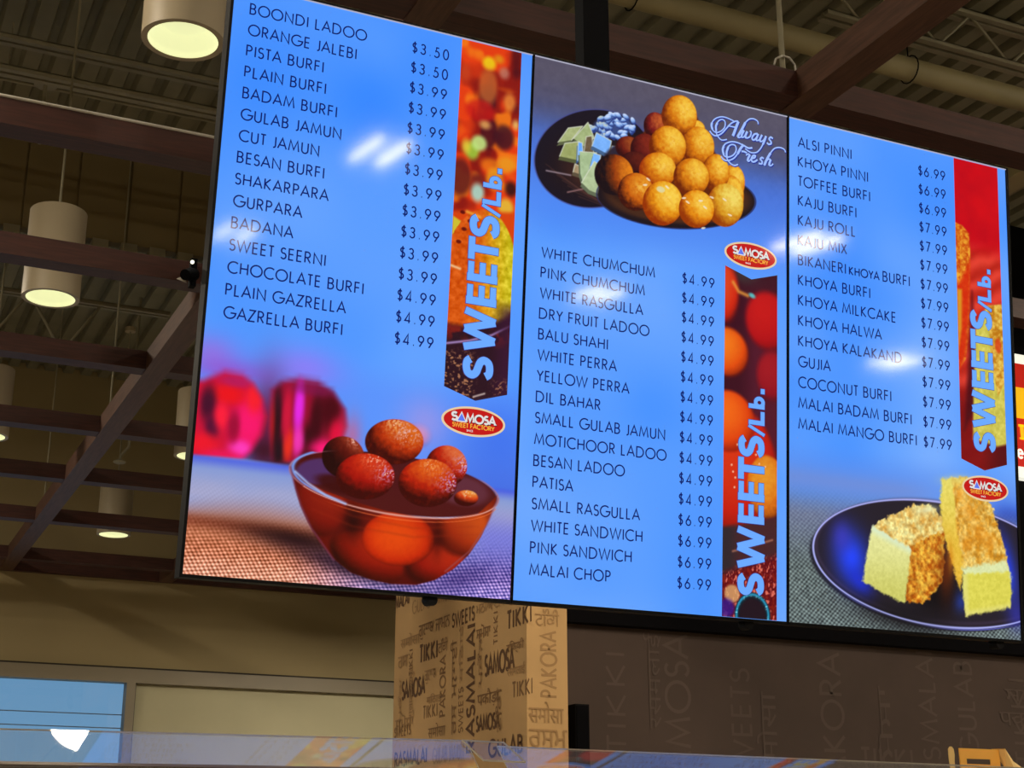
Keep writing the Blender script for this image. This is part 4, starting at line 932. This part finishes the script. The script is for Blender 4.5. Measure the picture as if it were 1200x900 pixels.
# ---------------------------------------------------------------- lamps out of view (some mirror in the glass, others are added as fill)
def tube_light(label, power=0, tm='tube'):
    t = thing('tube_light', label, 'lamp', (0,0,0), group='twin tube lights behind the photographer')
    MB().box((-.16,-.42,.03),(.16,.42,.08)).build('housing', M['white'], t)
    for x_ in (-.13,.13): MB().tube((x_,-.40,.0),(x_,.40,.0),.022,10).build('tube', M[tm], t, True)
    for y_ in (-.3,.3): MB().tube((0,y_,.08),(0,y_,.6),.004,6).build('hanger_rod', M['steel'], t)
    if not power: return t
    ld = bpy.data.lights.new('fill_downlight', 'AREA'); ld.shape = 'RECTANGLE'; ld.size = .3; ld.size_y = .8; ld.energy = power; ld.color = (1, .88, .70)  # area light added as fill, brightening the hall from above
    lo_ = bpy.data.objects.new('fill_downlight', ld); COL.objects.link(lo_); lo_.parent = t; lo_.location = (0,0,-.03)
    return t
tl = tube_light('twin tube light reflected in the upper part of the left screen'); tl.location = (2.43,-9.66,5.9)
for loc, lb in (((2.2,-14.0,5.9),'twin tube light reflected near the left screen edge'),((7.18,-9.82,5.9),'twin tube light reflected beside the middle screen logo'),((6.87,-13.85,5.9),'twin tube light reflected over the middle price list'),((12.4,-14.9,5.9),'twin tube light reflected low in the right screen')):
    dup(tl, loc, lb)
tl = tube_light('added unseen fill tube light at the rear left', FILL_W); tl.location = (-2.4,-9.7,5.9)  # this fixture and its copies are unseen, added to light the hall
for loc, lb in (((-2.4,-4.6,5.9),'added unseen fill tube light above the photographer, left'),((3.4,9.6,4.05),'added fill tube light hidden behind the left screen'),
                ((-3.6,8.2,5.9),'added unseen fill tube light left of the lattice, near the far wall'),((-3.6,2.0,5.9),'added unseen fill tube light left of the front lattice bays')):
    r_ = dup(tl, loc, lb)
    if loc[2] < 5:      # this one hangs low on long rods
        for y_ in (-.3,.3): MB().tube((0,y_,.6),(0,y_,DZ-loc[2]),.004,6).build('long_hanger_rod', M['steel'], r_)
tl = tube_light('added unseen fill tube light above the photographer, right', FILL_W, 'tube_fill'); tl.location = (2.4,-4.4,5.9)  # added with hotter tubes to brighten the deck on the right
for loc, lb in (((7.2,-4.4,5.9),'added unseen fill tube light on the far right'),((7.6,.8,5.6),'added unseen fill tube light right of the menu screens')): dup(tl, loc, lb)
t = thing('cone_pendant', 'small bright cone pendant reflected in the case glass', 'lamp', (-.86,.22,4.05))
MB().lathe([(.125,0),(.03,.20),(0,.21)], n=28).build('shade', M['shade'], t, True)
MB().lathe([(.12,.004),(.0,.012)], n=28).build('bulb', mat_emit('cone_bulb', (255,250,230), 45.0), t)
MB().tube((0,0,.2),(0,0,2.45),.004,6).build('cord', M['black'], t)
